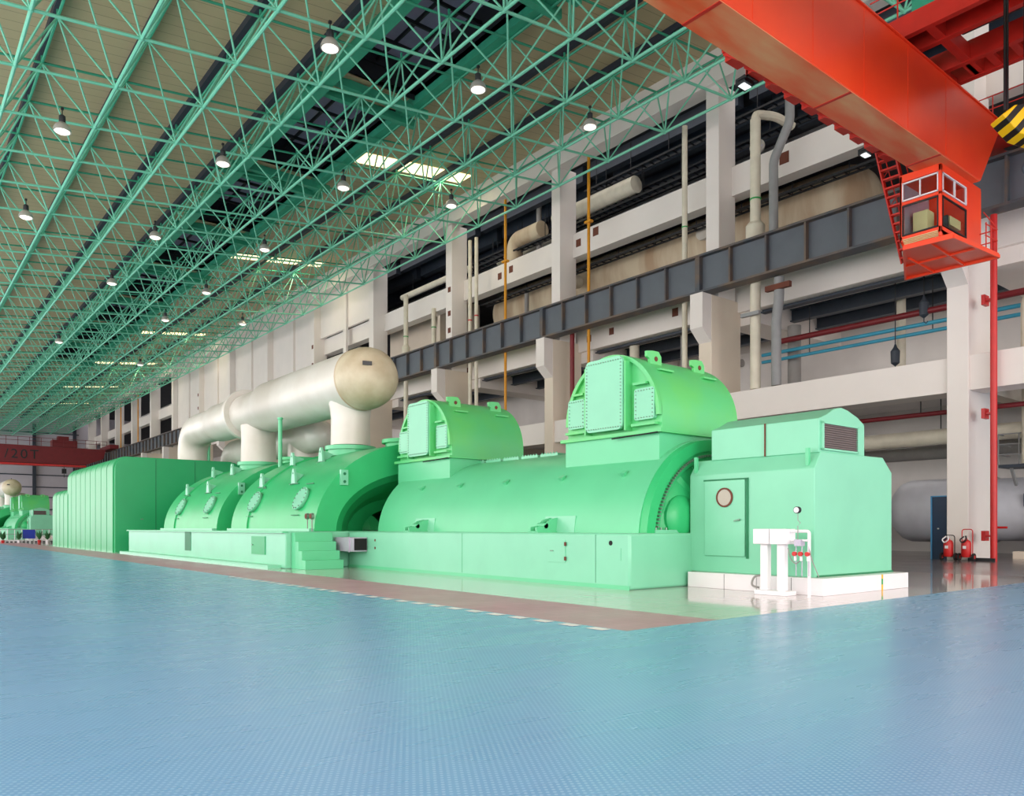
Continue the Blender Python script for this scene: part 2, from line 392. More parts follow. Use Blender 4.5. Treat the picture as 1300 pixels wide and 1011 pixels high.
# side bay: slabs, back wall, roof
o = MB().box(51, -10, -.3, 51.4, 224, 30).build('wall_back', WALLG); tag(o, 'pale back wall of the side bay', 'wall', kind='structure')
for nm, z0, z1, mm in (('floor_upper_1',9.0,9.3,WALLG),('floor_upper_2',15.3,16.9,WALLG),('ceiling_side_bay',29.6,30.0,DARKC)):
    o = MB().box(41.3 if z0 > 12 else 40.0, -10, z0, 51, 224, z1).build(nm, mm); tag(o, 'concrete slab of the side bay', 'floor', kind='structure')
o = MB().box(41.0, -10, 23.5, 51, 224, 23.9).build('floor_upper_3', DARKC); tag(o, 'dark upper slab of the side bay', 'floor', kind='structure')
for k, y in enumerate(CYS[:8]):
    for z0, z1, mm in ((7.9, 9.0, CREAM2), (13.9, 15.3, CREAM)):
        o = MB().box(41.2, y-(.4 if z0 < 10 else 1.7), z0, 51, y+.4, z1).build('concrete_cross_beam', mm)
        tag(o, 'concrete cross beam under the %s slab of the side bay behind the %s column from the right' % ('first floor' if z0 < 10 else 'second floor', ORD[k]), 'beam', 'cross beams of the side bay')
WALLSEP = [(28.9,0,9), (43.2,9.3,14.9), (57,0,9)]
for i, (y, z0, z1) in enumerate(WALLSEP):
    o = MB().box(45.5, y-.15, z0, 51, y+.15, z1).build('wall_partition_%d' % (i+1), WALLG); tag(o, 'pale partition wall in the side bay', 'wall', kind='structure')
o = MB().box(41.3, 62, 16.9, 46, 62.4, 23.5).box(44, 62.4, 16.9, 44.3, 76, 23.5).build('wall_partition_4', CREAM2); tag(o, 'beige inner wall above the runway near the lagged pipe', 'wall', kind='structure')
# steel beams under the second slab
i = 0
for xi, x in enumerate((41.65, 44.9, 47.9)):
    for k in range(0, 5):
        y0, y1 = CYS[k]+.42, CYS[k+1]-1.72
        b = MB().box(x-.25, y0, 14.5, x+.25, y1, 14.57).box(x-.05, y0, 14.57, x+.05, y1, 15.24).box(x-.25, y0, 15.24, x+.25, y1, 15.3).build('steel_joist', STEEL)
        tag(b, 'dark grey steel joist under the slab, %s row inward, %s bay from the right' % (ORD[xi], ORD[k]), 'steel beam', 'steel joists under the second slab')
for x in (42.5, 45, 48):
    for k in range(0, 6):
        y0, y1 = CYS[k]+.42, CYS[k+1]-.42
        b = MB().box(x-.3, y0, 28.3, x+.3, y1, 29.5).build('roof_beam', STEEL)
        tag(b, 'dark steel roof beam of the side bay, %s row inward, %s bay from the right' % (ORD[int((x-42.5)/2.5)], ORD[k]), 'steel beam', 'roof beams of the side bay')
o = MB().box(-16, -44.4, 0, 51, -44, 32).build('wall_near_unseen', ENDW); tag(o, 'pale unseen end wall added behind the viewpoint', 'wall', kind='structure')  # unseen wall, put in to block the world light from behind
# end wall
e = MB().box(-16, 224, 0, 51, 224.4, 32).build('wall_far', ENDW); tag(e, 'pale sheet metal end wall far away', 'wall', kind='structure')
g = MB()
for z in (3, 6, 9, 11.5, 14.5, 18, 21.5, 25): g.box(-16, 223.7, z-.12, 39, 224, z+.12)
g = g.build('wall_far_rails', STEEL); tag(g, 'dark horizontal rails on the end wall', 'wall', kind='structure')
for i, x in enumerate((18.5, 29.2, 38)):
    o = MB().box(x-.35, 223, 0, x+.35, 223.7, 27).build('steel_post', STEEL)
    tag(o, 'dark steel post on the far end wall, '+['leftmost','middle, left of the far crane hook','rightmost by the columns'][i], 'post', 'posts of the end wall')

# ------------------------------------------------------------- runway girder
rg = thing('crane_runway_girder', 'long dark grey plate girder carrying the crane along the columns', 'crane girder')
MB().box(37.85, -8, 15.5, 38.15, 222, 17.5).build('web_plate', GIRD, rg)
MB().box(37.55, -8, 15.38, 38.45, 222, 15.5).build('bottom_flange', GIRDF, rg)
MB().box(37.5, -8, 17.5, 38.5, 222, 17.62).build('top_flange', GIRDF, rg)
MB().box(37.93, -8, 17.62, 38.07, 222, 17.78).build('rail', GIRDF, rg)
sy = []
y = 1.0
while y < 222: sy.append(y); y += 2.345
for y in sy[:95]: MB().box(37.56, y-.05, 15.5, 37.85, y+.05, 17.5).build('stiffener', GIRDF, rg)
for y in CYS: MB().box(37.54, y-.16, 15.5, 37.85, y+.16, 17.5).build('bearing_stiffener', GIRDF, rg)

# =================================================================== MACHINE
AX = 17.4
def arc(cx, cz, a, b, t0, t1, n):
    return [(cx+a*math.cos(t0+(t1-t0)*i/n), cz+b*math.sin(t0+(t1-t0)*i/n)) for i in range(n+1)]
def bolts_rect(mb, X, y0, y1, z0, z1, step, r=.02):
    n = max(2, int(abs(y1-y0)/step)); 
    for i in range(n+1):
        y = y0+(y1-y0)*i/n
        for z in (z0, z1): mb.tube((X-.02,y,z), (X,y,z), r, 6)
    n = max(2, int(abs(z1-z0)/step))
    for i in range(1, n):
        z = z0+(z1-z0)*i/n
        for y in (y0, y1): mb.tube((X-.02,y,z), (X,y,z), r, 6)
def round_rect(y0, y1, z0, z1, r, n=4):
    out = []
    for cy, cz, t in ((y1-r,z1-r,0),(y0+r,z1-r,PI/2),(y0+r,z0+r,PI),(y1-r,z0+r,1.5*PI)):
        for i in range(n+1): out.append((cy+r*math.cos(t+PI/2*i/n), cz+r*math.sin(t+PI/2*i/n)))
    return out

gen = thing('generator', 'large mint green generator with two domed turrets on a long base', 'generator')
GB = 13.87
base = MB().box(GB, 12.7, .0, 21.0, 27.1, 1.36).build('base', GREENP, gen, bevel=.06)
MB().box(GB-.012, 12.7, .0, GB, 27.1, .1).build('skirting', GREEN, base)
for y in (13.84, 19.6): MB().box(GB-.006, y-.006, .12, GB+.01, y+.006, 1.32).build('panel_seam', GREEND if y < 15 else GREEN3, base)
dr = MB().box(GB-.02, 14.94, .59, GB, 15.63, 1.17).build('access_door', GREENP, base)
MB().box(GB-.04, 14.9, .64, GB-.015, 14.96, .74).box(GB-.04, 14.9, 1.02, GB-.015, 14.96, 1.12).box(GB-.02, 25.0, .72, GB, 25.06, .8).box(GB-.02, 25.0, 1.0, GB, 25.06, 1.08).build('hinge', RUST, base)
MB().box(GB-.035, 15.4, .87, GB-.02, 15.52, .9).build('door_handle', BOLT, base)
MB().tube((GB-.01,13.32,1.12), (GB+.02,13.32,1.12), .06, 14).build('port_hole', DARKM, base)
MB().box(GB-.012, 12.98, .7, GB, 13.2, 1.0).build('small_hatch', GREENP, base)
# casing: arched barrel
R0, CZ = 2.72, 1.15
prof = [(AX-R0*math.cos(t), CZ+R0*math.sin(t)) for t in [math.asin((1.36-CZ)/R0)+ (PI-2*math.asin((1.36-CZ)/R0))*i/48 for i in range(49)]]
MB().prism(prof, 'y', 13.15, 26.3).build('casing', GREEN, gen, ang=30)
def ring(y0, y1, r0, r1):    # half ring between radii
    ts = [0.08+(PI-.16)*i/40 for i in range(41)]
    A = [(AX-r0*math.cos(t), y0, CZ+r0*math.sin(t)) for t in ts]; B = [(AX-r1*math.cos(t), y0, CZ+r1*math.sin(t)) for t in ts]
    C = [(AX-r1*math.cos(t), y1, CZ+r1*math.sin(t)) for t in ts]; D = [(AX-r0*math.cos(t), y1, CZ+r0*math.sin(t)) for t in ts]
    m = MB(); m.strip(A, B); m.strip(B, C); m.strip(C, D); m.strip(D, A); return m
ring(12.9, 13.15, R0-.02, 2.4).build('end_ring', LPG, gen)
ring(12.98, 13.04, 2.42, 2.14).build('bolting_flange', LPG, gen)
for i in range(70):
    t = .12+(PI-.24)*i/69
    x, z = AX-2.28*math.cos(t), CZ+2.28*math.sin(t)
    MB().tube((x,12.9,z), (x,12.98,z), .033, 6).build('bolt', BOLT, gen)
es = MB().lathe([(2.0,.0),(1.9,-.05),(1.2,-.25),(.9,-.3),(.6,-.35),(.55,-.55),(0,-.55)], (AX,13.12,CZ+.25), (0,1,0), 32).build('end_shield', LPG, gen)
for t in (.35, .8, 1.25, 1.7, 2.2, 2.7):
    c, s = math.cos(t), math.sin(t)
    m = MB(); a = Vector((AX-1.95*c,13.1,CZ+.2+1.95*s)); b = Vector((AX-.6*c,12.75,CZ+.2+.6*s)); a2 = Vector((AX-1.95*c,12.9,CZ+.2+1.95*s)); 
    m._bar(a, b, .06, .3); m.build('shield_rib', LPG, gen)
m = MB()
m.lathe([(.6,0),(.6,.1),(.52,.2),(.3,.28),(0,.3)], (16.15,13.08,1.75), (0,-1,0), 24); m.build('bearing_cover', LPG, gen)
MB().box(15.0, 12.86, 1.36, 16.9, 13.1, 1.44).build('foot_flange', GREENP, gen)
for i in range(9): MB().tube((15.1+i*.2,12.95,1.44), (15.1+i*.2,12.95,1.5), .03, 6).build('foot_bolt', BOLT, gen)
def on_cyl(z): 
    s = (z-CZ)/R0; return AX-R0*math.sqrt(1-s*s)
for y in (14.2, 16.6, 19.2, 21.7, 24.1):
    x = on_cyl(2.88)
    MB().add([(x-.12,y-.09,2.92),(x-.12,y+.09,2.92),(x+.05,y+.09,3.02),(x+.05,y-.09,3.02),(x+.03,y,2.78)], [(0,1,2,3),(0,4,1),(1,4,2),(2,4,3),(3,4,0)]).build('lifting_lug', GREEN, gen)
for y0, y1, yf in ((22.43,23.67,23.0), (15.47,16.71,16.35)):
    MB().prism([(on_cyl(1.5)-.03,1.36),(on_cyl(1.5)+.2,1.36),(on_cyl(1.82)+.2,1.82),(on_cyl(1.82)-.03,1.82)], 'y', y0, y1).build('foot_pad', GREENP, gen)
    f = MB().prism([(13.95,1.36),(14.75,1.36),(14.75,1.78),(14.45,1.72),(14.25,1.56),(13.95,1.5)], 'y', yf-.16, yf-.10)
    f.prism([(13.95,1.36),(14.75,1.36),(14.75,1.78),(14.45,1.72),(14.25,1.56),(13.95,1.5)], 'y', yf+.10, yf+.16)
    f.tube((14.3,yf-.16,1.55), (14.3,yf+.16,1.55), .08, 10).box(13.95, yf-.2, 1.36, 14.7, yf+.2, 1.4)
    f.build('foot_bracket', GREEN, gen)
y = 18.7
for k in range(5):
    f = MB().box(AX-.35, y+.04, 3.8, AX+.35, y+.9, 3.93)
    for q in range(6): f.tube((AX-.33,y+.12+q*.14,3.93), (AX-.33,y+.12+q*.14,3.97), .025, 6)
    f.build('top_flange', GREENP, gen); y += 1.0
# turrets
TX0, TX1 = 15.7, 19.1
def turret(yc, name):
    t = MB()
    hw = 1.78
    t.box(TX0, yc-hw, 2.6, TX1, yc+hw, 3.98)
    n = t.build(name, GREEN, gen)
    MB().box(TX0-.1, yc-hw-.13, 3.98, TX1, yc+hw+.13, 4.07).build('turret_flange', GREEN2, n)
    pr = [(yc+hw,4.07)]+[(yc+hw*math.cos(q), 4.45+1.82*math.sin(q)) for q in [PI*i/32 for i in range(33)]]+[(yc-hw,4.07)]
    MB().prism(pr, 'x', TX0+.1, TX1).build('turret_barrel', GREEN2, n, ang=30)
    # rim plate
    ri = [(yc+(hw-.12)*math.cos(q), 4.45+(1.82-.1)*math.sin(q)) for q in [PI*i/32 for i in range(33)]]
    A = [(TX0, p[0], p[1]) for p in pr[1:-1]]; B = [(TX0, p[0], p[1]) for p in ri]
    A2 = [(TX0+.12, p[0], p[1]) for p in pr[1:-1]]; B2 = [(TX0+.12, p[0], p[1]) for p in ri]
    m = MB(); m.strip(A, B); m.strip(A, A2); m.strip(B, B2); m.build('turret_rim', GREEN2, n)
    # central panel and its frame posts
    MB().box(TX0-.16, yc-.74, 4.12, TX0+.1, yc-.68, 6.0).build('panel_rib', GREEN2, n); MB().box(TX0-.16, yc+.78, 4.12, TX0+.1, yc+.84, 6.0).build('panel_rib', GREEN2, n)
    pan = MB().prism(round_rect(yc-.66, yc+.76, 4.16, 6.16, .18), 'x', TX0-.2, TX0-.12).build('cooler_door', GREENP, n)
    b = MB(); bolts_rect(b, TX0-.2, yc-.6, yc+.7, 4.24, 6.06, .09, .018); b.build('door_bolts', BOLT, pan)
    MB().box(TX0-.13, yc-.6, 4.2, TX0+.1, yc+.7, 6.12).build('door_frame', GREEN2, n)
    for s, y0, y1 in ((-1, yc-1.62, yc-.92), (1, yc+.98, yc+1.66)):
        p2 = MB().prism(round_rect(y0, y1, 4.36, 5.2, .08), 'x', TX0-.02, TX0+.1).build('side_door', GREENP, n)
        b = MB(); bolts_rect(b, TX0-.02, y0+.06, y1-.06, 4.42, 5.14, .09, .016); b.build('side_door_bolts', BOLT, p2)
        MB().box(TX0-.08, min(y0,y1)-.06, 4.2, TX0+.1, max(y0,y1)+.06, 4.27).build('side_rib', GREEN2, n)
        MB().box(TX0-.08, min(y0,y1)+(.25 if s < 0 else 0), 5.3, TX0+.1, max(y0,y1)-(.25 if s > 0 else 0), 5.36).build('side_rib', GREEN2, n)
    for xx in (TX0+.75, TX1-.75):
        MB().prism([(xx-.2,5.8),(xx+.3,5.8),(xx+.27,6.2),(xx+.16,6.33),(xx-.1,6.33),(xx-.32,6.3),(xx-.32,6.15),(xx-.2,6.1)], 'y', yc-.98, yc-.9).build('lifting_eye', GREEN2, n)
        MB()._bar((xx-.22,yc-1.2,5.76), (xx+.36,yc-1.2,5.76), .3, .05).build('eye_pad', GREEN2, n)
        MB().tube((xx+.05,yc-.99,6.12), (xx+.05,yc-.9,6.12), .07, 10).build('eye_hole', RUST, n)
    c = MB().path([(TX0-.12,yc-.2,3.93),(TX0-.12,yc-hw-.02,3.97),(TX0+.1,yc-hw-.05,4.0),(TX1,yc-hw-.06,4.02)], .02, 6).build('sealing_cord', DARKM, n)
turret(15.12, 'near_turret'); turret(24.72, 'far_turret')

# exciter house
ex = thing('exciter_house', 'mint green walk-in exciter house with round door window and louvred hood', 'machine house')
EX0, EX1, EY0, EY1 = 16.2, 19.86, 9.3, 12.75
bd = MB().prism([(EX0,.38),(EX1,.38),(EX1,2.88),(EX1-.47,3.24),(EX0+.28,3.22),(EX0,2.83)], 'y', EY0, EY1).build('body', GREENP, ex, bevel=.02)
MB().prism([(16.43,3.2),(18.5,3.2),(18.5,3.98),(18.15,4.14),(17.7,4.26),(17.4,4.3),(17.1,4.24),(16.75,4.08),(16.43,3.97)], 'y', EY0+.02, EY1-.5).build('hood', GREENP, ex, bevel=.015)
MB().box(16.40, 10.68, 3.2, 16.44, 10.71, 3.98).build('seam_strip', RUST, ex)
MB().box(16.5, EY0-.03, 3.26, 18.15, EY0+.03, 3.3).box(16.5, EY0-.03, 3.86, 18.15, EY0+.03, 3.92).box(16.5, EY0-.03, 3.26, 16.57, EY0+.03, 3.9).box(18.09, EY0-.03, 3.26, 18.16, EY0+.03, 3.9).build('louvre_frame', GREENP, ex)
lv = MB()
for i in range(11): lv._bar((16.57,EY0,3.33+i*.05), (18.09,EY0,3.33+i*.05), .05, .015)
lv.box(16.57, EY0+.005, 3.3, 18.09, EY0+.015, 3.86); lv.build('louvre', LOUV, ex)
frame_shadow = MB().box(EX0-.03, 11.0, .75, EX0, 11.06, 2.68).box(EX0-.03, 11.0, 2.66, EX0, 12.3, 2.7).build('door_frame', GREEND, ex)  # dark green strips paint in the frame shadow of the recessed door
dd = MB().box(EX0-.06, 11.08, .8, EX0-.005, 12.25, 2.66).build('door', GREENP, ex, bevel=.01)
MB().lathe([(.24,0),(.24,.03),(.2,.035),(.2,0)], (EX0-.06,11.64,2.24), (-1,0,0), 28).build('porthole_ring', RUST, dd)
MB().tube((EX0-.08,11.64,2.24), (EX0-.055,11.64,2.24), .2, 28).build('porthole_glass', PORT, dd)
MB()._bar((EX0-.1,11.35,1.66), (EX0-.1,11.18,1.7), .03, .03).box(EX0-.1, 11.2, 1.66, EX0-.06, 11.24, 1.7).build('door_handle', BOLT, dd)
for y in (9.5, 12.6): MB().box(EX0+.03, y-.04, 2.9, EX0+.1, y+.04, 3.3).build('roof_lug', GREEN, ex)
MB().box(16.3, 9.28, .38, 19.9, 9.31, .42).build('kick_strip', GREEND, ex)
pl = MB().box(15.92, 8.93, 0, 19.95, 12.6, .38).build('plinth', TILEW, bevel=.01); tag(pl, 'low white tiled plinth under the green exciter house', 'plinth')
MB().box(18.55, 8.915, .0, 18.6, 8.93, .14).box(18.55, 8.915, .28, 18.6, 8.93, .38).build('yellow_stripe', YEL, pl)
MB().box(18.55, 8.916, .14, 18.6, 8.93, .28).build('green_stripe', GREENBAND, pl)
for y in (9.7, 10.6, 11.5): MB().box(15.914, y-.004, .0, 15.92, y+.004, .37).build('joint', PLATE, pl)
# posts and valve stand
vs = thing('instrument_stand', 'white double post stand with boxed heads in front of the exciter house', 'instrument stand')
for y in (10.08, 9.66):
    MB().box(15.42, y-.09, .1, 15.58, y+.09, 1.15).build('post', WHITE, vs, bevel=.01)
    MB().box(15.3, y-.2, 1.13, 15.7, y+.2, 1.47).build('head_box', WHITE, vs, bevel=.015)
MB().box(15.3, 9.45, 0, 15.72, 10.25, .1).build('base_plate', WHITE, vs, bevel=.01)
MB().path([(15.5,9.5,1.42),(15.5,9.02,1.42),(15.5,9.02,0)], .035, 8, .06).build('pipe_frame', WHITE, vs)
MB().path([(15.5,9.5,1.22),(15.5,9.05,1.22)], .025, 8).build('cross_pipe', WHITE, vs)
MB().box(15.42, 9.17, 1.1, 15.58, 9.33, 1.24).build('manifold', LAV, vs)
for i, y in enumerate((9.3, 9.16, 9.0)):
    MB().tube((15.45,y,1.1), (15.45,y,.45), .012, 6).build('impulse_line', LAV, vs)
    MB().tube((15.36,y,.93), (15.42,y,.93), .05, 10).build('valve_handwheel', REDP, vs)
    MB().tube((15.42,y,.98), (15.42,y,.78), .03, 8).build('valve_body', WHITE, vs)
MB().path([(15.46,9.5,1.05),(15.44,9.42,.8),(15.44,9.3,.7),(15.44,9.2,.78)], .012, 6, .05).path([(15.46,9.0,1.05),(15.44,8.92,.8),(15.5,8.8,.45)], .012, 6, .05).build('hose', PIPED, vs)
g_ = MB().tube((15.38,9.25,1.88), (15.46,9.25,1.88), .075, 16).build('gauge_body', BLACKG, vs)
MB().tube((15.37,9.25,1.88), (15.385,9.25,1.88), .06, 16).build('gauge_face', WHITE, g_)
MB().path([(15.44,9.25,1.8),(15.44,9.25,1.66),(15.44,9.19,1.6),(15.44,9.25,1.54),(15.44,9.31,1.6),(15.44,9.25,1.66)], .009, 6).tube((15.44,9.25,1.54), (15.44,9.25,1.2), .01, 6).build('gauge_siphon', PIPED, vs)
h_ = MB().path([(15.9,10.35,.4),(15.75,10.55,.38),(15.7,10.6,.15),(15.72,10.4,.12)], .025, 8, .1).build('drain_hose', PIPED); tag(h_, 'short grey drain hose bent over the white plinth edge', 'hose')

# turbine base
tb = thing('machine_plinth', 'long low mint green base carrying the two turbine casings', 'machine base')
PX = 11.4
MB().box(PX, 27.2, 0, 23.5, 50.3, 1.36).build('body', GREENP, tb, bevel=.04)
MB().box(PX-.12, 27.2, 1.3, PX+.1, 50.3, 1.36).build('top_lip', GREEN, tb)
MB().box(PX-.5, 27.6, 0, PX, 50.3, .12).build('kerb', GREENP, tb)
dd = MB().box(PX-.03, 29.08, .46, PX, 30.48, 1.16).build('access_door', GREEN3, tb); dd['label'] = 'bluish green access door'
MB().box(PX-.06, 30.3, .8, PX-.03, 30.4, .84).build('door_handle', BOLT, dd)
MB().box(PX-.02, 38.32, .4, PX+.0, 39.23, 1.33).build('dark_panel', GREEND, tb)
st = thing('access_steps', 'mint green steps at the near end of the turbine base', 'steps')
for i in range(4):
    MB().box(11.62, 27.18-.3*(i+1), 0, 13.1, 27.18-.3*i, 1.32-.33*i).build('step', GREEN, st, bevel=.01)
bx = thing('junction_box', 'lavender grey metal box mounted between the turbine and generator bases', 'junction box')
MB().box(13.28, 25.6, .62, 13.85, 27.1, 1.14).build('housing', LAV, bx, bevel=.01)
MB().box(13.33, 25.585, .67, 13.83, 25.6, 1.1).build('opening', DARKM, bx)
MB().box(13.24, 25.85, .6, 13.28, 25.9, 1.16).build('edge_strip', LAV, bx)

# low pressure casings
def lp_casing(y0, y1, label, gauge=False):
    r = thing('turbine_casing', label, 'turbine casing')
    A_, B_ = 4.88, 3.6; C0 = 1.36
    n = 40
    ts = [PI*i/n for i in range(n+1)]
    def ell(a, b, y): return [(AX-a*math.cos(t), y, C0+b*math.sin(t)) for t in ts]
    m = MB(); m.strip(ell(A_,B_,y0), ell(A_,B_,y1)); m.strip(ell(A_-.12,B_-.12,y0+.01), ell(A_-.12,B_-.12,y1-.01))
    m.build('hood', LPG, r, ang=40)
    for ye in (y0, y1): MB().strip(ell(A_,B_,ye), ell(4.0,2.42,ye)).build('end_wall', LPG, r)
    for ye, sg in ((y0, 1), (y1, -1)):
        c = MB(); prev = (4.0,2.42,0)
        for q in ((3.6,2.15,.35),(3.0,1.75,1.2),(2.4,1.4,2.2),(1.5,.95,2.6)):
            c.strip(ell(prev[0],prev[1],ye+sg*prev[2]), ell(q[0],q[1],ye+sg*q[2])); prev = q
        c.build('exhaust_cone', LPG, r, ang=50)
    MB().lathe([(.0,0),(1.1,0),(1.15,.5),(.8,.8),(.75,2.2),(.5,2.6)], (AX,y0+.2,C0+.1), (0,1,0), 24).build('bearing_housing', LPG, r)
    bb = MB()
    for i in range(12):
        q = 2*PI*i/12; bb.tube((AX+.9*math.cos(q),y0+.1,C0+.1+.9*math.sin(q)), (AX+.9*math.cos(q),y0+.22,C0+.1+.9*math.sin(q)), .07, 6)
    bb.build('bearing_bolts', BOLT, r)
    ym = y1-2.1
    rb = MB(); rb.strip(ell(A_+.06,B_+.06,ym), ell(A_+.06,B_+.06,ym+.12)); rb.strip(ell(A_+.06,B_+.06,ym), ell(A_-.02,B_-.02,ym)); rb.strip(ell(A_+.06,B_+.06,ym+.12), ell(A_-.02,B_-.02,ym+.12)); rb.build('joint_flange', LPG, r)
    MB().box(AX-A_-.2, y0+.02, C0, AX-A_+.05, y1-.02, C0+.1).build('foot_flange', GREENP, r)
    def surf(z):
        s = (z-C0)/B_; s = min(s, .999); x = AX-A_*math.sqrt(1-s*s)
        nx, nz = -(math.sqrt(1-s*s))/A_, s/B_; l = math.hypot(nx, nz); return x, (nx/l, 0, nz/l)
    for y in (y0+1.75, y0+6.6 if y0+6.6 < ym else ym+1.0):
        x, nn = surf(2.6)
        mh = MB().lathe([(.44,-.1),(.44,.06),(.5,.06),(.5,.12),(0,.13)], (x,y,2.6), nn, 28).build('manhole_cover', GREENP, r)
        q = MB()
        nv = Vector(nn); u = Vector((0,1,0)); v = nv.cross(u)
        for i in range(14):
            t = 2*PI*i/14; p = Vector((x,y,2.6))+nv*.12+(u*math.cos(t)+v*math.sin(t))*.44; q.tube(p, p+nv*.035, .025, 6)
        q.build('cover_bolts', BOLT, mh)
        for dz in (.62, -.62):
            xx, n2 = surf(2.6+dz); p = Vector((xx,y,2.6+dz))+Vector(n2)*.04
            MB()._bar(p+Vector((0,.45,0)), p+Vector((0,-.25,0)), .03, .03).build('grab_rail', GREEND, mh)
    for z, ys in ((3.35, (y0+3.6, ym+.3)), (4.35, (y0+3.9, ym+.1))):
        for y in ys:
            x, nn = surf(z)
            m = MB().prism([(y-.2,z-.05),(y+.2,z-.05),(y+.17,z+.25),(y+.1,z+.5),(y+.04,z+.58),(y-.04,z+.58),(y-.1,z+.5),(y-.17,z+.25)], 'x', x-.1, x+.0)
            m.prism([(x,z-.05),(x+.1,z-.05),(x+.5,z+.32),(x,z+.45)], 'y', y-.04, y+.04)
            m.build('lifting_lug', GREENP, r)
            MB().tube((x-.105,y,z+.4), (x-.09,y,z+.4), .05, 8).build('lug_hole', GREEND, r)
            MB().box(x-.1, y-.5, z-.06, x+.2, y+.4, z-.02).build('lug_pad', GREEND, r)
    MB().box(13.55, y0-.12, 3.12, 13.85, y0, 3.7).build('face_bracket', GREENP, r)
    for zz in (3.25, 3.55): MB().tube((13.7,y0-.13,zz), (13.7,y0-.11,zz), .06, 8).build('bracket_hole', GREEND, r)
    for xx in (16.3, 18.5):
        MB().lathe([(1.0,0),(1.0,.28),(1.12,.28),(1.12,.45),(.9,.45)], (xx,(y0+y1)/2,4.65), n=32).build('pipe_flange', GREEN, r)
    MB().lathe([(.85,0),(.85,.35),(1.0,.35),(1.0,.5),(0,.52)], (17.3,y0+1.4,4.7), n=28).build('top_cover', LPG, r)
    MB().lathe([(.55,0),(.55,.3),(.68,.3),(.68,.4),(0,.42)], (17.4,y1-1.1,4.8), n=24).build('top_cover', LPG, r)
    if gauge:
        for yy in (27.45, 27.05):
            g = MB().tube((12.3,yy,1.92), (12.4,yy,1.92), .12, 14).build('gauge', BOLT, r)
            MB().tube((12.29,yy,1.92), (12.31,yy,1.92), .1, 14).build('gauge_face', RUST, g)
            MB().tube((12.36,yy,1.8), (12.36,yy,1.36), .02, 6).build('gauge_pipe', PIPED, g)
    return r
lp2 = lp_casing(27.2, 36.1, 'arched mint green turbine casing nearest the generator', True)
lp1 = lp_casing(38.1, 47.1, 'arched mint green turbine casing next to the tall green enclosure')

# enclosure of the high pressure end
en = thing('turbine_enclosure', 'tall ribbed green sound enclosure with rounded shoulder at the far end of the machine', 'machine enclosure')
def shoulder(x0, x1, z, r, n=8):
    p = [(x1,0),(x0,0)]
    p += [(x0+r-r*math.cos(PI/2*i/n), z-r+r*math.sin(PI/2*i/n)) for i in range(n+1)]
    p += [(x1-r+r*math.sin(PI/2*i/n), z-r+r*math.cos(PI/2*i/n)) for i in range(n+1)]
    return p
MB().prism(shoulder(11.15,23.7,5.85,.75), 'y', 52.6, 67.4).build('shell', GREEN3, en, ang=40)
y = 52.9
while y < 67.2:
    pr = shoulder(11.07,23.78,5.93,.78)
    MB().prism(pr, 'y', y, y+1.55).build('wall_panel', GREEN3, en, ang=40); y += 1.68
for x in (13.5, 15.9, 18.3, 20.7): MB().box(x-.015, 52.585, .05, x+.015, 52.6, 5.8).build('end_seam', GREEND, en)
MB().box(12.6, 52.55, 2.0, 12.75, 52.6, 2.05).build('door_handle', BOLT, en)
ln = thing('turbine_annex', 'lower ribbed green enclosure beyond the tall one', 'machine enclosure')
MB().prism(shoulder(11.1,22,4.45,.6), 'y', 67.5, 74.6).build('shell', GREEN3, ln, ang=40)
for i in range(4): MB().prism(shoulder(11.03,22.06,4.52,.62), 'y', 67.7+i*1.7, 69.2+i*1.7).build('wall_panel', GREEN3, ln, ang=40)

# crossover pipes
cp = thing('crossover_pipe', 'huge silver grey lagged crossover pipe with domed end above the turbine casings', 'pipe')
PZ = 7.95; PXX = 16.3
MB().lathe([(.0,-1.3),(.3,-1.27),(.6,-1.17),(.85,-1.02),(1.03,-.84),(1.18,-.6),(1.28,-.3),(1.33,0),(1.33,.4)], (PXX,30.1,PZ), (0,1,0), 40).build('domed_end', PIPEDOME, cp, ang=50, label='beige quilted domed end')
MB().lathe([(1.33,.4),(1.33,10.4),(1.15,10.8),(1.13,14.0)], (PXX,30.1,PZ), (0,1,0), 40).build('main_barrel', PIPEW, cp, ang=50)
MB().lathe([(1.335,0),(1.345,.03),(1.345,.1),(1.335,.12)], (PXX,30.5,PZ), (0,1,0), 40).build('dome_seam', PIPEB, cp)
MB().lathe([(1.13,0),(1.42,.0),(1.45,.2),(1.42,.45),(1.13,.45)], (PXX,44.1,PZ), (0,1,0), 40).build('expansion_ring', PIPEW, cp)
MB().lathe([(1.13,0),(1.13,4.2),(1.0,4.7)], (PXX,44.5,PZ), (0,1,0), 40).build('far_barrel', PIPEW, cp)
MB().path([(PXX,48.8,PZ),(PXX,54.2,PZ),(PXX,54.2,4.5)], 1.0, 28, 2.2, 8).build('riser_elbow', PIPEW, cp)
MB().lathe([(.88,-2.8),(.86,-1.6),(.92,-1.1),(1.1,-.5)], (PXX,31.65,PZ), n=32).build('near_neck', PIPEW, cp)
MB().lathe([(.95,-2.85),(.92,-1.6),(.95,-.8)], (PXX,42.6,PZ), n=32).build('far_neck', PIPEW, cp)
MB().path([(PXX,30.6,PZ+1.3),(PXX,30.7,PZ+1.48),(PXX,31.4,PZ+1.48),(PXX,31.5,PZ+1.3)], .03, 6).build('lifting_handle', BLACKG, cp)
MB()._bar((15.48,29.0,PZ+.38), (15.85,28.88,PZ+.38), .04, .17).build('name_plate', PLATE, cp)
cb = thing('crossover_pipe', 'smaller lagged crossover pipe half hidden behind the huge one, domed end over the farther casing', 'pipe')
BZ = 6.6; BXX = 18.9
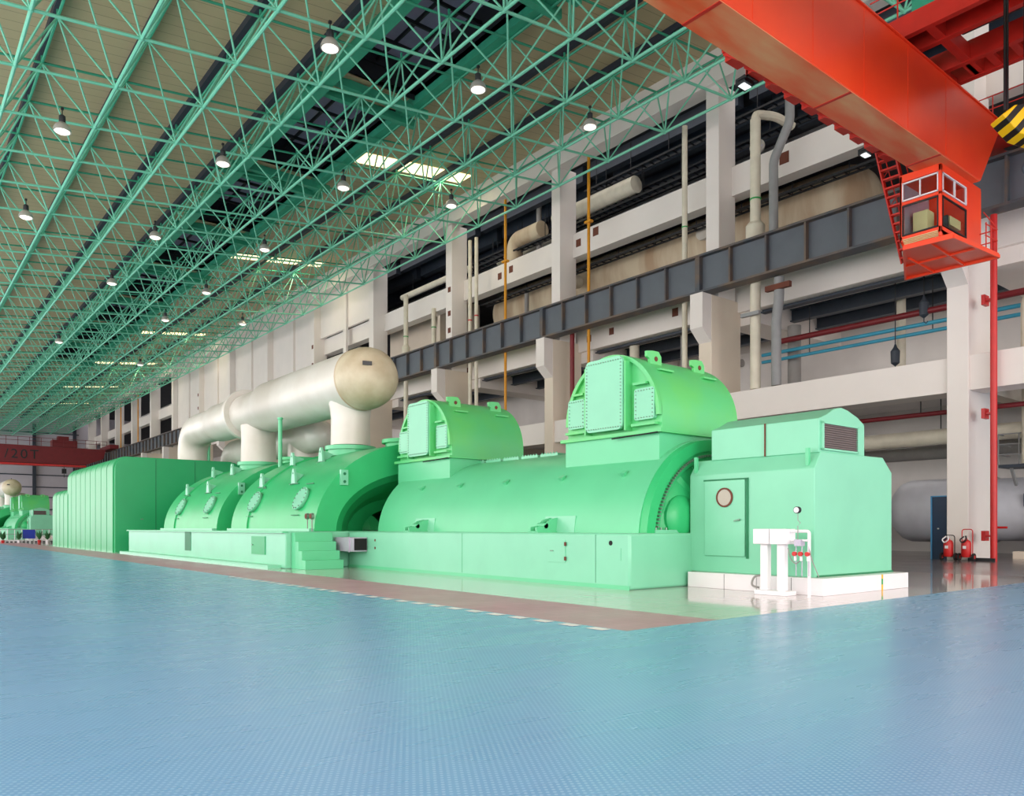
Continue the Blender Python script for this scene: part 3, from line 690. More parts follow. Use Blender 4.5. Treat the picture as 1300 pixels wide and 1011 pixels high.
MB().lathe([(.0,-.75),(.4,-.65),(.7,-.4),(.88,0),(.9,.2),(.9,10.5)], (BXX,40.3,BZ), (0,1,0), 32).build('main_barrel', PIPEW, cb, ang=50)
MB().path([(BXX,50.5,BZ),(BXX,54.0,BZ),(BXX,54.0,4.5)], .88, 24, 1.6, 8).build('riser_elbow', PIPEW, cb)
MB().lathe([(.85,-1.6),(.85,-.3)], (BXX,42.6,BZ), n=28).build('neck', PIPEW, cb)
for i, (x, y, z0, z1) in enumerate(((15.2,36.9,4.3,6.9), (17.06,53.5,5.8,7.15))):
    o = MB().tube((x,y,z0), (x,y,z1), .1, 12).lathe([(.14,0),(.14,.08),(0,.08)], (x,y,z1-.1), n=12).build('vent_pipe', GREEN)
    tag(o, ['slim green vent pipe standing on the nearer casing beneath the big lagged pipe','slim green vent pipe on top of the tall enclosure under the lagged pipe'][i], 'pipe')

# distant second unit: copies
SH = 118
MIR = []
def far_copy(o, label):
    c = copy_tree(o); c.location = (0, SH, 0); c['label'] = label; return c
far_copy(gen, 'distant second green generator seen past the enclosure at far left')
far_copy(ex, 'distant second exciter house with dark louvre at far left')
far_copy(pl, 'low pale plinth under the distant exciter house')
far_copy(lp2, 'distant arched green turbine casing at the far left edge')
far_copy(lp1, 'most distant arched green turbine casing, barely seen at the left edge')
far_copy(tb, 'distant green turbine base at the far left edge')
far_copy(cp, 'distant silver lagged pipe with domed end at far left')
far_copy(cb, 'distant darker lagged pipe behind the far left silver one')

# kerb, railing, banner, plants in front of the distant unit
kb = thing('striped_kerb', 'white kerb with black dashes before the distant machine', 'kerb')
MB().box(7.5, 89, 0, 16, 89.3, .3).build('kerb_body', WHITE, kb)
k_ = MB()
for i in range(24): k_.box(7.6+i*.34, 88.97, .02, 7.8+i*.34, 89.0, .16)
k_.build('dashes', BLACKG, kb)
rl = thing('guard_rail', 'thin grey guard rail along the kerb of the distant machine', 'railing')
for z in (.85, 1.3): MB().tube((7.6,89.15,z), (16,89.15,z), .03, 6).build('rail', PIPED, rl)
for i in range(15): MB().tube((7.7+i*.58,89.15,.3), (7.7+i*.58,89.15,1.3), .035, 6).build('post', WHITE, rl)
bn = thing('blue_notice_board', 'plain blue board on the rail before the distant machine', 'board')
MB().box(10.65, 88.88, .42, 11.7, 88.93, 1.28).build('panel', BANNER, bn); MB().box(10.75, 88.93, 0, 10.8, 88.96, .5).build('leg', PIPED, bn); MB().box(11.5, 88.93, 0, 11.55, 88.96, .5).build('leg', PIPED, bn)
for i, x in enumerate((9.0, 10.3, 12.0, 12.7)):
    p = thing('potted_plant', 'leafy potted plant in front of the distant rail, '+['leftmost','just left of the blue board','just right of the blue board','rightmost'][i], 'plant', 'potted plants before the distant machine')
    MB().lathe([(.12,0),(.16,.26),(.17,.28),(0,.27)], (x,88.6,0), n=12).build('pot', REDP if i % 2 == 0 else WHITE, p)
    l = MB()
    for k in range(40):
        a = random.random()*2*PI; e_ = .3+random.random()*.7; rr = .2+random.random()*.25
        b0 = Vector((x,88.6,.28)); d_ = Vector((math.cos(a)*rr, math.sin(a)*rr, e_)); s_ = Vector((-math.sin(a),math.cos(a),0))*.07
        l.add([b0, b0+d_*.6+s_, b0+d_, b0+d_*.6-s_], [(0,1,2,3)])
    l.build('foliage', LEAF, p)

# =================================================================== ORANGE CRANE
cr = thing('overhead_crane', 'big orange overhead travelling crane with operator cab and walkway', 'overhead crane')
GY0, GY1, GZ0, GZ1 = 12.5, 13.8, 15.4, 18.4
pr = [(-14,GZ0),(34.25,GZ0),(36.5,GZ1),(-14,GZ1)]
m = MB(); m.prism([(x,z) for x, z in pr], 'y', GY0, GY1)
gd = m.build('box_girder', ORANGE, cr, bevel=.02)
MB().box(-14, GY0+.02, GZ0-.03, 34.2, GY1-.02, GZ0-.001).build('bottom_flange', ORANGE_REFL, gd)
MB().box(-14, GY0-.06, GZ1, 36.5, GY1+.06, GZ1+.05).build('top_flange', ORANGE, gd)
for x in [i*3.1 for i in range(-3, 11)]: MB().box(x-.02, GY0-.012, GZ0+.05, x+.02, GY0, GZ1-.05).build('web_seam', ORANGE, gd)
for x in (10.3, 17.2, 24.0, 30.6): MB().box(x-.06, GY0+.02, GZ0-.045, x+.06, GY1-.02, GZ0-.03).build('splice_strip', REDS, gd)
MB().box(-14, GY0+.35, GZ1+.05, 36.3, GY0+.5, GZ1+.2).build('trolley_rail', REDS, gd)
# second girder nearer the camera, above the frame
g2 = MB().prism(pr, 'y', 5.2, 6.5).build('box_girder', ORANGE, cr)
ec = MB().box(36.9, 4.5, 17.95, 38.5, 15.0, 18.9).build('end_carriage', REDS, cr, bevel=.03)
MB().box(36.4, GY0, 17.9, 37.0, GY1, 18.4).build('carriage_joint', REDS, cr)
for y in (5.0, 6.6, 12.6, 14.3): MB().tube((37.85,y,18.15), (38.15,y,18.15), .37, 20).build('wheel', BLACKG, ec)
# end rail hoops beyond the girder
e2 = MB()
for z in (19.4, 19.95): e2.tube((36.9,5,z), (36.9,14.8,z), .025, 6).tube((36.9,5,z), (38.4,5,z), .025, 6)
for y in range(5, 15, 2): e2.tube((36.9,y,18.9), (36.9,y,19.95), .025, 6)
e2.build('end_railing', REDS, cr)
# walkway behind girder with brackets
wk = MB().box(20.3, GY1, 16.25, 31.6, GY1+.95, 16.31).build('walkway', REDS, cr)
for i in range(36):
    x = 20.4+i*1.1
    if x > 31: break
    MB().prism([(GY1,15.5),(GY1+.95,16.2),(GY1+.95,16.25),(GY1,16.25)], 'x', x-.04, x+.04).build('bracket', REDS, wk)
for i in range(36):
    x = 20.4+i*1.1
    if x > 31: break
    MB().box(x+.1, GY1+.1, 16.05, x+.75, GY1+.98, 16.24).build('deck_pan', REDS, wk)
rw = MB()
for z in (16.85, 17.4): rw.tube((20.3,GY1+.93,z), (31.5,GY1+.93,z), .025, 6)
for i in range(6): rw.tube((20.3+i*2.1,GY1+.93,16.3), (20.3+i*2.1,GY1+.93,17.4), .025, 6)
rw.build('walkway_railing', REDS, cr)
# cab
cab = MB()
CX0, CX1, CY0, CY1 = 31.3, 35.1, 12.8, 14.35
# frame: corner posts, sills; X- face
ZT, ZM, ZB = 15.36, 12.95, 12.6
ca = bpy.data.objects.new('operator_cab', None); COL.objects.link(ca); ca.parent = cr; ca['label'] = 'orange operator cab with windows hanging below the girder'
fr = MB()
fr.box(CX0, CY0, 15.1, CX1, CY1, ZT+.04)
for (x, y) in ((CX0,CY0), (CX0,CY1-.1), (CX1-.12,CY1-.12), (CX1-.12,CY0)): fr.box(x, y, ZM-.2, x+.12, y+.1, ZT)
fr.box(CX0, CY0, 14.2, CX0+.1, CY1, 14.32).box(CX0, CY0, ZM-.12, CX0+.1, CY1, ZM+.02)
fr.box(CX0, CY0, 14.2, 33.8, CY0+.1, 14.32).box(CX0, CY0, ZM-.35, 33.8, CY0+.1, ZM+.05)
fr.box(33.7, CY0-.006, ZB, CX1+.006, CY1+.006, ZT-.05)
fr.box(CX0, CY1-.08, ZM-.2, CX1, CY1, ZT)
fr.build('cab_frame', ORANGE, ca, bevel=.015)
lo = MB(); lo.prism([(CX0,ZM-.1),(CX0+.3,ZB-.02),(CX1,ZB-.02),(CX1,ZM-.2),(CX0+.1,ZM-.1)], 'y', CY0, CY1); lo.build('cab_belly', ORANGE, ca)
gr = MB()
for i in range(6):
    t_ = .1+i*.16; x = CX0+.3*t_-.03; z = (ZM-.1)+(ZB-ZM+.08)*t_
    gr._bar((x,CY0+.12,z), (x,CY1-.12,z), .03, .03)
gr.build('ventilation_grille', CREAMM, ca)
def win_x(z0, z1, split):
    g = MB().box(CX0+.04, CY0+.12, z0, CX0+.055, CY1-.12, z1).build('window_pane', GLASS, ca)
    f = MB()
    for a in ((CY0+.1,z0-.02,CY1-.1,z0+.03), (CY0+.1,z1-.03,CY1-.1,z1+.02), (CY0+.1,z0,CY0+.14,z1), (CY1-.14,z0,CY1-.1,z1)): f.box(CX0-.015, a[0], a[1], CX0+.05, a[2], a[3])
    if split: f.box(CX0-.015, (CY0+CY1)/2-.02, z0, CX0+.05, (CY0+CY1)/2+.02, z1)
    f.build('window_frame', WHITE if split else BLACKG, g)
def win_y(z0, z1, split):
    x0, x1 = CX0+.15, 33.65
    g = MB().box(x0, CY0+.04, z0, x1, CY0+.055, z1).build('window_pane', GLASS, ca)
    f = MB()
    for a in ((x0,z0-.02,x1,z0+.03), (x0,z1-.03,x1,z1+.02), (x0,z0,x0+.06,z1), (x1-.06,z0,x1,z1)): f.box(a[0], CY0-.015, a[1], a[2], CY0+.05, a[3])
    if split: f.box((x0+x1)/2-.03, CY0-.015, z0, (x0+x1)/2+.03, CY0+.05, z1)
    f.build('window_frame', WHITE if split else BLACKG, g)
win_x(14.36, 15.04, True); win_x(13.0, 14.15, False); win_y(14.36, 15.04, True); win_y(13.05, 14.15, False)
MB().box(31.9, 13.55, 12.9, 32.5, 14.1, 14.0).build('control_cabinet', CREAMM, ca)
MB().box(32.6, 13.0, 13.4, 33.6, 13.3, 13.75).build('control_desk', CREAMM, ca)
MB().box(31.9, 12.98, 12.9, 32.4, 13.35, 13.2).box(32.3, 12.98, 13.2, 32.42, 13.35, 13.7).build('operator_seat', BLACKG, ca)
MB().box(31.45, CY0+.1, ZM-.1, 35.0, CY1-.1, ZM-.05).build('cab_floor', LAV, ca)
MB().box(33.9, CY0+.1, ZM, 33.95, CY1-.1, ZT-.1).build('cab_partition', LAV, ca)
MB().box(31.5, CY1-.1, ZM, 34, CY1-.085, ZT-.1).build('cab_lining', LAV, ca)
PPOLY = [(31.25,12.35),(35.0,12.1),(34.9,15.75),(31.1,14.1)]
pf = MB().prism(PPOLY, 'z', 12.46, 12.56).build('cab_platform', ORANGE, cr)
pb = MB()
for i in range(4): pb._bar((PPOLY[i][0],PPOLY[i][1],12.42), (PPOLY[(i+1)%4][0],PPOLY[(i+1)%4][1],12.42), .08, .14)
pb._bar((33.3,12.2,12.43), (33.3,15.0,12.43), .07, .1)._bar((31.2,13.2,12.43), (34.95,13.4,12.43), .07, .1)._bar((32.4,14.5,12.43), (34.9,14.6,12.43), .07, .1)
pb.build('platform_ribs', ORANGE, pf)
pr_ = MB()
for z in (13.05, 13.5):
    pr_.tube((33.9,12.2,z), (34.95,12.15,z), .025, 6).tube((34.95,12.15,z), (34.95,13.2,z), .025, 6)
for x in (33.9, 34.4, 34.95): pr_.tube((x,12.18,12.56), (x,12.18,13.55), .025, 6)
pr_.path([(33.7,12.2,13.9),(34.5,12.18,13.7),(34.95,12.15,13.5)], .025, 6)
pr_.build('platform_railing', REDS, pf)
for x in (31.6, 33.9):
    MB().box(x, CY0+.1, ZT-.1, x+.2, CY1-.6, GZ0+.1).build('hanger', ORANGE, ca)
# stair from walkway to platform
sx0, sx1, sz0, sz1 = 31.1, 33.4, 16.7, 12.62
SY0, SY1 = 14.5, 15.2
sr = MB()
for y in (SY0, SY1): MB()._bar((sx0,y,sz0), (sx1,y,sz1), .06, .2).build('stair_stringer', REDS, cr)
st_ = MB()._bar((sx0,SY0,sz0-.1), (sx0,SY1,sz0-.1), .3, .05).build('stair_landing', REDS, cr)
for i in range(13):
    t_ = (i+.5)/13; x = sx0+(sx1-sx0)*t_; z = sz0+(sz1-sz0)*t_
    MB().box(x-.1, SY0, z-.02, x+.1, SY1, z+.05).build('stair_tread', REDS, cr)
hr = MB()
for y in (SY0, SY1): hr.tube((sx0+.5,y,sz0+.3), (sx1+.6,y,sz1+.9), .025, 6)
for i in range(5):
    t_ = i/4; x = sx0+(sx1-sx0)*t_; z = sz0+(sz1-sz0)*t_; hr.tube((x,SY1,z), (x+.5,SY1,z+.5), .02, 6)
hr.build('stair_handrail', REDS, cr)
# floodlights under walkway
for i, x in enumerate((21.9, 29.9)):
    fl = thing('floodlight', ['black floodlight under the crane walkway, upper left by the roof frame','black floodlight under the crane walkway next to the cab stairs'][i], 'floodlight')
    zf = 16.0+i*.15
    MB().prism([(14.85,zf-.05),(15.2,zf-.12),(15.2,zf+.1),(14.85,zf+.14)], 'x', x-.25, x+.25).build('housing', BLACKG, fl)
    MB()._bar((x-.19,15.02,zf-.1), (x+.19,15.02,zf-.1), .24, .03).build('lens', FLOODG, fl)
    MB().box(x-.3, 14.7, zf, x-.26, 15.1, zf+.04).box(x+.26, 14.7, zf, x+.3, 15.1, zf+.04).box(x-.3, 14.7, zf, x+.3, 14.76, zf+.3).build('bracket', BLACKG, fl)
# trolley
tr = thing('crane_trolley', 'red trolley frame with hoist machinery riding on the orange crane girders', 'crane trolley')
TZ = 18.9
for x in (28.3, 29.5, 31.6, 32.9):
    MB().box(x-.12, 5.0, TZ, x+.12, 14.0, TZ+.75).build('long_beam', REDS, tr)
for y in (5.3, 7.2, 12.0, 13.5):
    MB().box(28.3, y-.15, TZ+.05, 32.9, y+.15, TZ+.6).build('cross_beam', REDS, tr)
for y in (5.85, 12.95):
    for x in (28.9, 32.3): MB().tube((x,y-.1,18.75), (x,y+.1,18.75), .22, 16).build('wheel', REDD, tr)
MB().tube((30.5,6.5,TZ+1.1), (30.5,11.8,TZ+1.1), .55, 24).build('rope_drum', BLACKG, tr)
MB().tube((28.9,9.0,TZ+1.3), (28.9,11.4,TZ+1.3), .42, 20).build('hoist_motor', LAV, tr)
MB().box(28.4, 11.5, TZ+.75, 29.4, 12.6, TZ+1.8).build('gearbox', TEALD, tr)
MB().box(28.3, 5, TZ+.76, 29.4, 14, TZ+.8).build('deck_plate', REDD, tr)
for i in range(7):
    MB().box(31.6, 8+i*.8, TZ+.05, 32.9, 8.25+i*.8, TZ+.2).build('lattice_bar', REDS, tr)
tr2 = MB()
for z in (TZ+1.3, TZ+1.8): tr2.tube((28.2,5,z), (28.2,14,z), .03, 6)
for y in range(5, 15, 2): tr2.tube((28.2,y,TZ+.7), (28.2,y,TZ+1.8), .03, 6)
tr2.build('railing', REDS, tr)
# hook block
hb = thing('hook_block', 'yellow and black striped hook block hanging on black ropes', 'hook block')
hx, hy = 29.0, 9.35
MB().tube((hx-.75,hy+.25,15.0), (hx-.75,hy+.25,19.0), .04, 8).tube((hx-.62,hy+.22,15.0), (hx-.62,hy+.22,19.0), .04, 8).tube((hx+.25,hy,15.0), (hx+.25,hy,19.0), .04, 8).tube((hx+.4,hy-.1,15.0), (hx+.4,hy-.1,19.0), .04, 8).build('rope', BLACKG, hb)
m = bpy.data.materials.new('hazard_stripes'); m.use_nodes = True
nt = m.node_tree; tcn = nt.nodes.new('ShaderNodeTexCoord'); dp = nt.nodes.new('ShaderNodeVectorMath'); dp.operation = 'DOT_PRODUCT'; dp.inputs[1].default_value = (CS*1.7,-SN*1.7,-1.5)
frn = nt.nodes.new('ShaderNodeMath'); frn.operation = 'FRACT'; rp = nt.nodes.new('ShaderNodeValToRGB'); rp.color_ramp.interpolation = 'CONSTANT'
rp.color_ramp.elements[0].color = col(20,20,20); rp.color_ramp.elements[1].position = .45; rp.color_ramp.elements[1].color = col(246,190,10)
nt.links.new(tcn.outputs['Object'], dp.inputs[0]); nt.links.new(dp.outputs['Value'], frn.inputs[0]); nt.links.new(frn.outputs[0], rp.inputs[0]); nt.links.new(rp.outputs[0], nt.nodes['Principled BSDF'].inputs['Base Color'])
HAZ = m
def disc_blk(r, w, c, name, mt):
    d_ = Vector((.62,-.78,0)).normalized()
    return MB().lathe([(r*.9,-w/2),(r,-w/2+.05),(r,w/2-.05),(r*.9,w/2)], c, d_, 32).build(name, mt, hb, ang=50)
d0 = Vector((hx,hy,14.6)); 
pp = [(-.95,.35),(-.8,.55),(0,.62),(.7,.35),(.8,0),(.7,-.4),(0,-.62),(-.7,-.2)]
u_ = Vector((CS,-SN,0)); n_ = Vector((SN,CS,0))
def slab(pts, t, nm, mt):
    A = [d0+u_*p[0]*1.0+Vector((0,0,p[1]))-n_*t/2 for p in pts]; B = [q+n_*t for q in A]; n = len(A)
    return MB().add(A+B, [tuple(range(n-1,-1,-1)), tuple(range(n,2*n))]+[(i,(i+1)%n,n+(i+1)%n,n+i) for i in range(n)]).build(nm, mt, hb, bevel=.04)
slab([(-.85,.25),(-.45,.55),(.1,.66),(.7,.5),(1.0,.1),(.8,-.4),(.3,-.55),(-.3,-.35)], .7, 'block_body', HAZ)
MB().path([d0+Vector((0,0,-.5))+u_*.4, d0+Vector((0,0,-1.0))+u_*.35, d0+Vector((0,0,-1.35))+u_*.05, d0+Vector((0,0,-1.6))+u_*.4, d0+Vector((0,0,-1.4))+u_*.75], .13, 10, .2).build('hook', STEEL, hb)
# =================================================================== FAR CRANE
fc = thing('far_overhead_crane', 'dark red overhead crane far down the hall with load lettering', 'overhead crane')
MB().prism([(-14,14.3),(33,14.5),(36.3,15.9),(36.8,17.9),(-14,18.1)], 'y', 182, 183.5).build('girder', REDD, fc)
MB().box(-14, 181.6, 14.0, 33, 183.9, 14.35).build('lower_flange', REDP, fc)
MB().box(36.8, 178, 17.9, 38.4, 188, 18.7).build('end_carriage', REDD, fc)
r_ = MB()
for z in (18.9, 19.6): r_.tube((-14,182,z), (37,182,z), .05, 6)
for i in range(26): r_.tube((-13+i*2,182,18), (-13+i*2,182,19.6), .05, 6)
r_.build('railing', REDD, fc)
MB().box(27, 182.2, 18.0, 31.5, 185, 19.4).box(28, 182.4, 19.4, 30, 184, 20.2).build('trolley', REDD, fc)
ho = MB().tube((29.2,183,11.8), (29.2,183,18), .06, 6).box(28.8, 182.7, 12.6, 29.6, 183.3, 13.6).tube((31.9,183,12.4), (31.9,183,18), .06, 6).build('hook', BLACKG, fc)
tcv = bpy.data.curves.new('lettering', 'FONT'); tcv.body = '/20T'; tcv.size = 2.6; tcv.space_character = 1.25; tcv.extrude = .02
to = bpy.data.objects.new('tmp', tcv); COL.objects.link(to)
bpy.context.view_layer.update()
tm = bpy.data.meshes.new_from_object(to.evaluated_get(bpy.context.evaluated_depsgraph_get())); bpy.data.objects.remove(to)
tm.materials.append(BLACKG)
lo_ = bpy.data.objects.new('lettering', tm); COL.objects.link(lo_); lo_.parent = fc
lo_.rotation_euler = (PI/2,0,0); lo_.location = (18.7,181.95,15.3)

# =================================================================== SIDE BAY THINGS
def vpipe(name, x, y, z0, z1, r, m, label, cat='pipe', extras=None, group=None):
    t = thing(name, label, cat, group)
    MB().tube((x,y,z0), (x,y,z1), r, 12).build('pipe_run', m, t)
    if extras: extras(t)
    return t
vpipe('yellow_pipe', 38.6, 39.2, 9.4, 27.6, .11, PIPEY, 'thin yellow vertical pipe rising behind the large turret', extras=lambda t: MB().box(38.45,38.9,22.9,38.75,39.5,23.05).build('clamp', PIPEY, t))
vpipe('yellow_pipe', 38.6, 48.6, 9.4, 27.6, .11, PIPEY, 'thin yellow vertical pipe behind the smaller turret', extras=lambda t: MB().box(38.45,48.3,22.6,38.75,48.9,22.75).build('clamp', PIPEY, t))
vpipe('yellow_pipe', 38.6, 163, 17.8, 27.6, .12, PIPEY, 'thin yellow vertical pipe between far columns, nearer of the two', group='far yellow pipes')
vpipe('yellow_pipe', 38.6, 177, 17.8, 27.6, .12, PIPEY, 'thin yellow vertical pipe between far columns, farther of the two', group='far yellow pipes')
vpipe('cream_pipe', 38.75, 53.6, 9.4, 25.8, .16, PIPEC, 'cream vertical pipe left of the close pair beside the sunlit column', extras=lambda t: MB().tube((38.75,53.6,19.0),(38.75,53.6,19.1),.18,12).build('band', REDP, t))
vpipe('cream_pipe', 38.75, 52.7, 9.4, 25.8, .16, PIPEC, 'cream vertical pipe right of the close pair beside the sunlit column', extras=lambda t: MB().tube((38.75,52.7,19.2),(38.75,52.7,19.3),.18,12).build('band', REDP, t))
def big_base(x, y, z, r, band):
    def f(t):
        MB().lathe([(r*1.8,0),(r*1.8,.9),(r*1.3,1.1),(r,1.1)], (x,y,z), n=16).build('sleeve', PIPEC, t)
        MB().tube((x,y,band), (x,y,band+.08), r+.02, 14).build('green_band', GREENBAND, t)
    return f
vpipe('cream_pipe', 38.75, 64, 9.4, 23.6, .22, PIPEC, 'cream vertical pipe with sleeve right of the domed pipe end', extras=big_base(38.75,64,17.7,.22,19.6))
vpipe('cream_pipe', 40.2, 61.4, 17, 22.0, .22, PIPEC, 'short cream vertical pipe with sleeve right of the domed pipe end, behind the runway', extras=big_base(40.2,61.4,17.6,.22,20.2))
vpipe('cream_pipe', 38.75, 30.9, 9.4, 26.4, .17, PIPEC, 'slim cream vertical pipe just left of the column behind the large turret', extras=lambda t: MB().tube((38.75,30.9,20.1),(38.75,30.9,20.17),.19,12).build('green_band', GREENBAND, t))
def hood958(t):
    big_base(38.8,25.9,17.8,.3,20.2)(t)
    MB().path([(38.8,25.9,24.6),(38.8,25.9,25.1),(40.2,25.5,25.3),(41.5,25.2,25.0)], .24, 10, .5).build('elbow', PIPEC, t)
    MB().box(38.2,25.3,13.5,38.4,26.5,13.7).build('clamp', PIPEG, t)
vpipe('cream_pipe', 38.8, 25.9, 9.4, 24.8, .29, PIPEC, 'thick cream vertical pipe with hooked top and green band right of the column', extras=hood958)
gp = thing('grey_pipe', 'grey vertical pipe with an offset kink beside the thick cream pipe', 'pipe')
MB().path([(38.7,24.5,9.4),(38.7,24.5,13.0),(38.5,24.2,14.2),(38.5,24.2,15.3)], .27, 12, .3).path([(38.75,24.7,17.8),(38.75,24.7,22.0),(38.75,23.7,23.8),(38.75,23.7,27.5)], .25, 12, .3).build('pipe_run', PIPEG, gp)
MB().box(38.2, 23.4, 14.6, 38.45, 24.9, 14.9).build('wall_plate', RUST, gp)
vpipe('dark_red_pipe', 38.9, 41.2, 9.4, 17, .17, REDD, 'dark red vertical pipe between the two turrets below the runway')
def redbr(t):
    for z in (.9, 8.0-1.6, 11.5): MB().box(38.4, 13.85, z, 38.9, 14.0, z+.45).box(38.5, 13.6, z+.18, 38.9, 13.9, z+.26).build('bracket', REDP, t)
    MB().tube((38.55,13.45,1.5), (38.55,13.0,1.5), .05, 8).build('hose_valve', REDP, t)
vpipe('red_fire_pipe', 38.15, 13.4, 0, 15.3, .14, REDP, 'bright red vertical fire main at the column by the extinguishers', extras=redbr)
def hpipe(name, x, z, y0, y1, r, m, label, n=14, extras=None):
    t = thing(name, label, 'pipe'); MB().tube((x,y0,z), (x,y1,z), r, n).build('pipe_run', m, t)
    for y in range(int(y0)+3, int(y1)-1, 7):
        MB().tube((x,y,z+r), (x,y,z+r+1.6), .03, 5).build('hanger_rod', BLACKG, t)
    if extras: extras(t)
    return t
hpipe('red_header_pipe', 43, 12.95, -6, 27.2, .17, REDD, 'dark red horizontal pipe under the ceiling of the first floor bay')
hpipe('cyan_pipe', 43, 12.3, -6, 28.2, .11, CYAN, 'upper light blue horizontal pipe of the pair in the first floor bay')
hpipe('cyan_pipe', 43, 11.86, -6, 28.2, .1, CYAN, 'lower light blue horizontal pipe of the pair in the first floor bay')
hpipe('lagged_pipe', 44, 6.35, -6, 28.6, .42, PIPEC, 'large cream horizontal pipe under the first floor slab by the exciter house')
hpipe('lagged_pipe', 47, 5.9, -6, 28.6, .5, PIPED, 'grey horizontal pipe lower and deeper than the cream one by the exciter house')
hpipe('red_header_pipe', 41.6, 7.3, -6, 28, .12, REDD, 'thin dark red pipe tucked under the first floor beam')
hpipe('lagged_pipe', 42.2, 26.2, 38.0, 46.5, .62, PIPEC, 'large white horizontal pipe with flat end under the side bay roof')
hpipe('lagged_pipe', 43, 19.6, 44.5, 56, .3, PIPEC, 'cream pipe running low above the runway left of the sleeve column')
hpipe('lagged_pipe', 44.5, 26.0, 47, 57, .3, PIPEC, 'cream pipe under the side bay roof by the sunlit column')
hpipe('lagged_pipe', 43.5, 12.2, 30, 42, .25, PIPED, 'dull pipe in the dark bay behind the large turret')
hpipe('lagged_pipe', 42, 25.3, 58, 70, .3, PIPEC, 'cream horizontal pipe under the side bay roof, beyond the sunlit column')
el = thing('elbow_pipe', 'beige lagged elbow pipe in the dark bay right of the sunlit column', 'pipe')
MB().path([(42.5,52.2,23.9),(42.5,52.2,26.2),(42.5,48.6,26.2)], .7, 18, .9, 7).build('pipe_run', PIPEB, el)
el = thing('elbow_pipe', 'white lagged elbow pipe by the column left of the large turret', 'pipe')
MB().path([(41.6,44.6,17),(41.6,44.6,20.6),(42.8,44.6,20.9)], .5, 18, .7, 7).build('pipe_run', PIPEC, el)
MB().lathe([(.7,0),(.7,.8),(.5,.9)], (41.6,44.6,17.2), n=18).build('sleeve', PIPEB, el)
i = 0
for (x, y, z0, z1, r, mm, lb) in ((42.5,50.6,16.9,21.6,.2,PIPED,'right of the yellow pipe above the runway'),(43,49.6,23.9,29.5,.22,PIPED,'beside the second yellow pipe under the roof'),(43,47,23.9,29.5,.3,PIPEC,'white one in the dark upper bay'),
        (42,38,9.3,14.7,.35,PIPEC,'in the dark bay behind the large turret'),(42.5,34,9.3,14.7,.2,PIPED,'left of the slim cream pipe in the dark bay'),(44,26.6,9.3,14,.4,PIPED,'at the dark left end of the first floor bay'),
        (46,21,9.3,14.9,.25,PIPEC,'against the back wall of the first floor bay'),(44.5,13.2,0,8,.55,PIPEC,'thick one behind the red fire main'),(43.0,13.6,4.6,9,.28,PIPEC,'next to the platform behind the fire main')):
    vpipe('riser_pipe', x, y, z0, z1, r, mm, 'vertical pipe '+lb)
el = thing('elbow_pipe', 'cream pipe bending down behind the red fire main on the first floor', 'pipe')
MB().path([(42.2,13.4,9.3),(42.2,13.4,12.6),(42.2,8,12.6)], .26, 14, .6, 6).build('pipe_run', PIPEC, el)
# deaerator
dt = thing('deaerator_tank', 'very long stained beige tank lying behind the crane runway', 'tank')
MB().lathe([(0,-.9),(.9,-.75),(1.6,-.4),(2.1,.1),(2.3,.7),(2.35,1.2),(2.35,33),(2.2,33.6),(1.2,34.4),(0,34.7)], (45.6,22.9,21.0), (0,1,0), 40).build('shell', PIPEB, dt, ang=50)
for y in (25, 33, 42, 52): MB().box(44.2, y-.3, 16.9, 47, y+.3, 19.1).build('saddle', STEEL, dt)
MB().lathe([(.45,0),(.45,.4),(.6,.4),(.6,.55),(0,.56)], (43.35,32.6,21.3), (-1,0,.15), 20).build('manway', PIPEW, dt)
# cable trays
for j, (x, z, y0, y1, lb) in enumerate(((42.0,21.3,18,56,'below the middle beam'),(42.2,27.2,17,43,'under the roof right of the white pipe'),(43.6,26.3,17,60,'under the roof, deeper run'),(42.3,25.1,30,60,'above the middle beam'))):
    ct = thing('cable_tray', 'black ladder cable tray '+lb, 'cable tray', 'ladder cable trays of the side bay')
    MB().box(x-.35, y0, z, x-.3, y1, z+.14).box(x+.3, y0, z, x+.35, y1, z+.14).build('side_rail', BLACKG, ct)
    g = MB(); y = y0
    while y < y1: g.box(x-.32, y, z+.03, x+.32, y+.08, z+.09); y += .7
    g.build('rungs', BLACKG, ct)['kind'] = 'stuff'
    g = MB(); y = y0+.5
    while y < y1: g.box(x-.02, y, z, x+.02, y+.05, z+2.2); y += 3.5
    g.build('hangers', BLACKG, ct)['kind'] = 'stuff'
    MB().box(x-.2, y0, z+.09, x+.1, y1, z+.13).build('cables', STEEL, ct)
# ground floor tanks
tk = thing('storage_tank', 'large white horizontal tank with domed end behind the blue door', 'tank')
MB().lathe([(0,-.85),(.7,-.75),(1.25,-.45),(1.6,-.1),(1.75,.3),(1.75,4.6),(1.65,4.75),(1.65,14)], (46,20.6,2.45), (0,-1,0), 40).build('shell', TANKW, tk, ang=50)
MB().box(44.24, 13.2, 2.55, 44.26, 14.2, 3.2).build('name_plate', BLUED, tk)
for y in (7.5, 13.5, 18): MB().box(44.8, y-.3, 0, 47.2, y+.3, 1.1).build('saddle', WALLD, tk)
t2 = thing('storage_tank', 'smaller dim tank low behind the green exciter house', 'tank')
MB().lathe([(0,-.5),(.6,-.35),(.8,0),(.8,5)], (47.5,23.2,2.0), (0,1,0), 28).build('shell', TANKW, t2, ang=50)
MB().box(47, 24, 0, 48, 24.5, 1.4).box(47, 27, 0, 48, 27.5, 1.4).build('saddle', WALLD, t2)
kb2 = MB().box(42.2, 4, 0, 43.2, 14, .35).build('concrete_kerb', CREAM2); tag(kb2, 'low concrete kerb before the white tank right of the fire main', 'kerb')
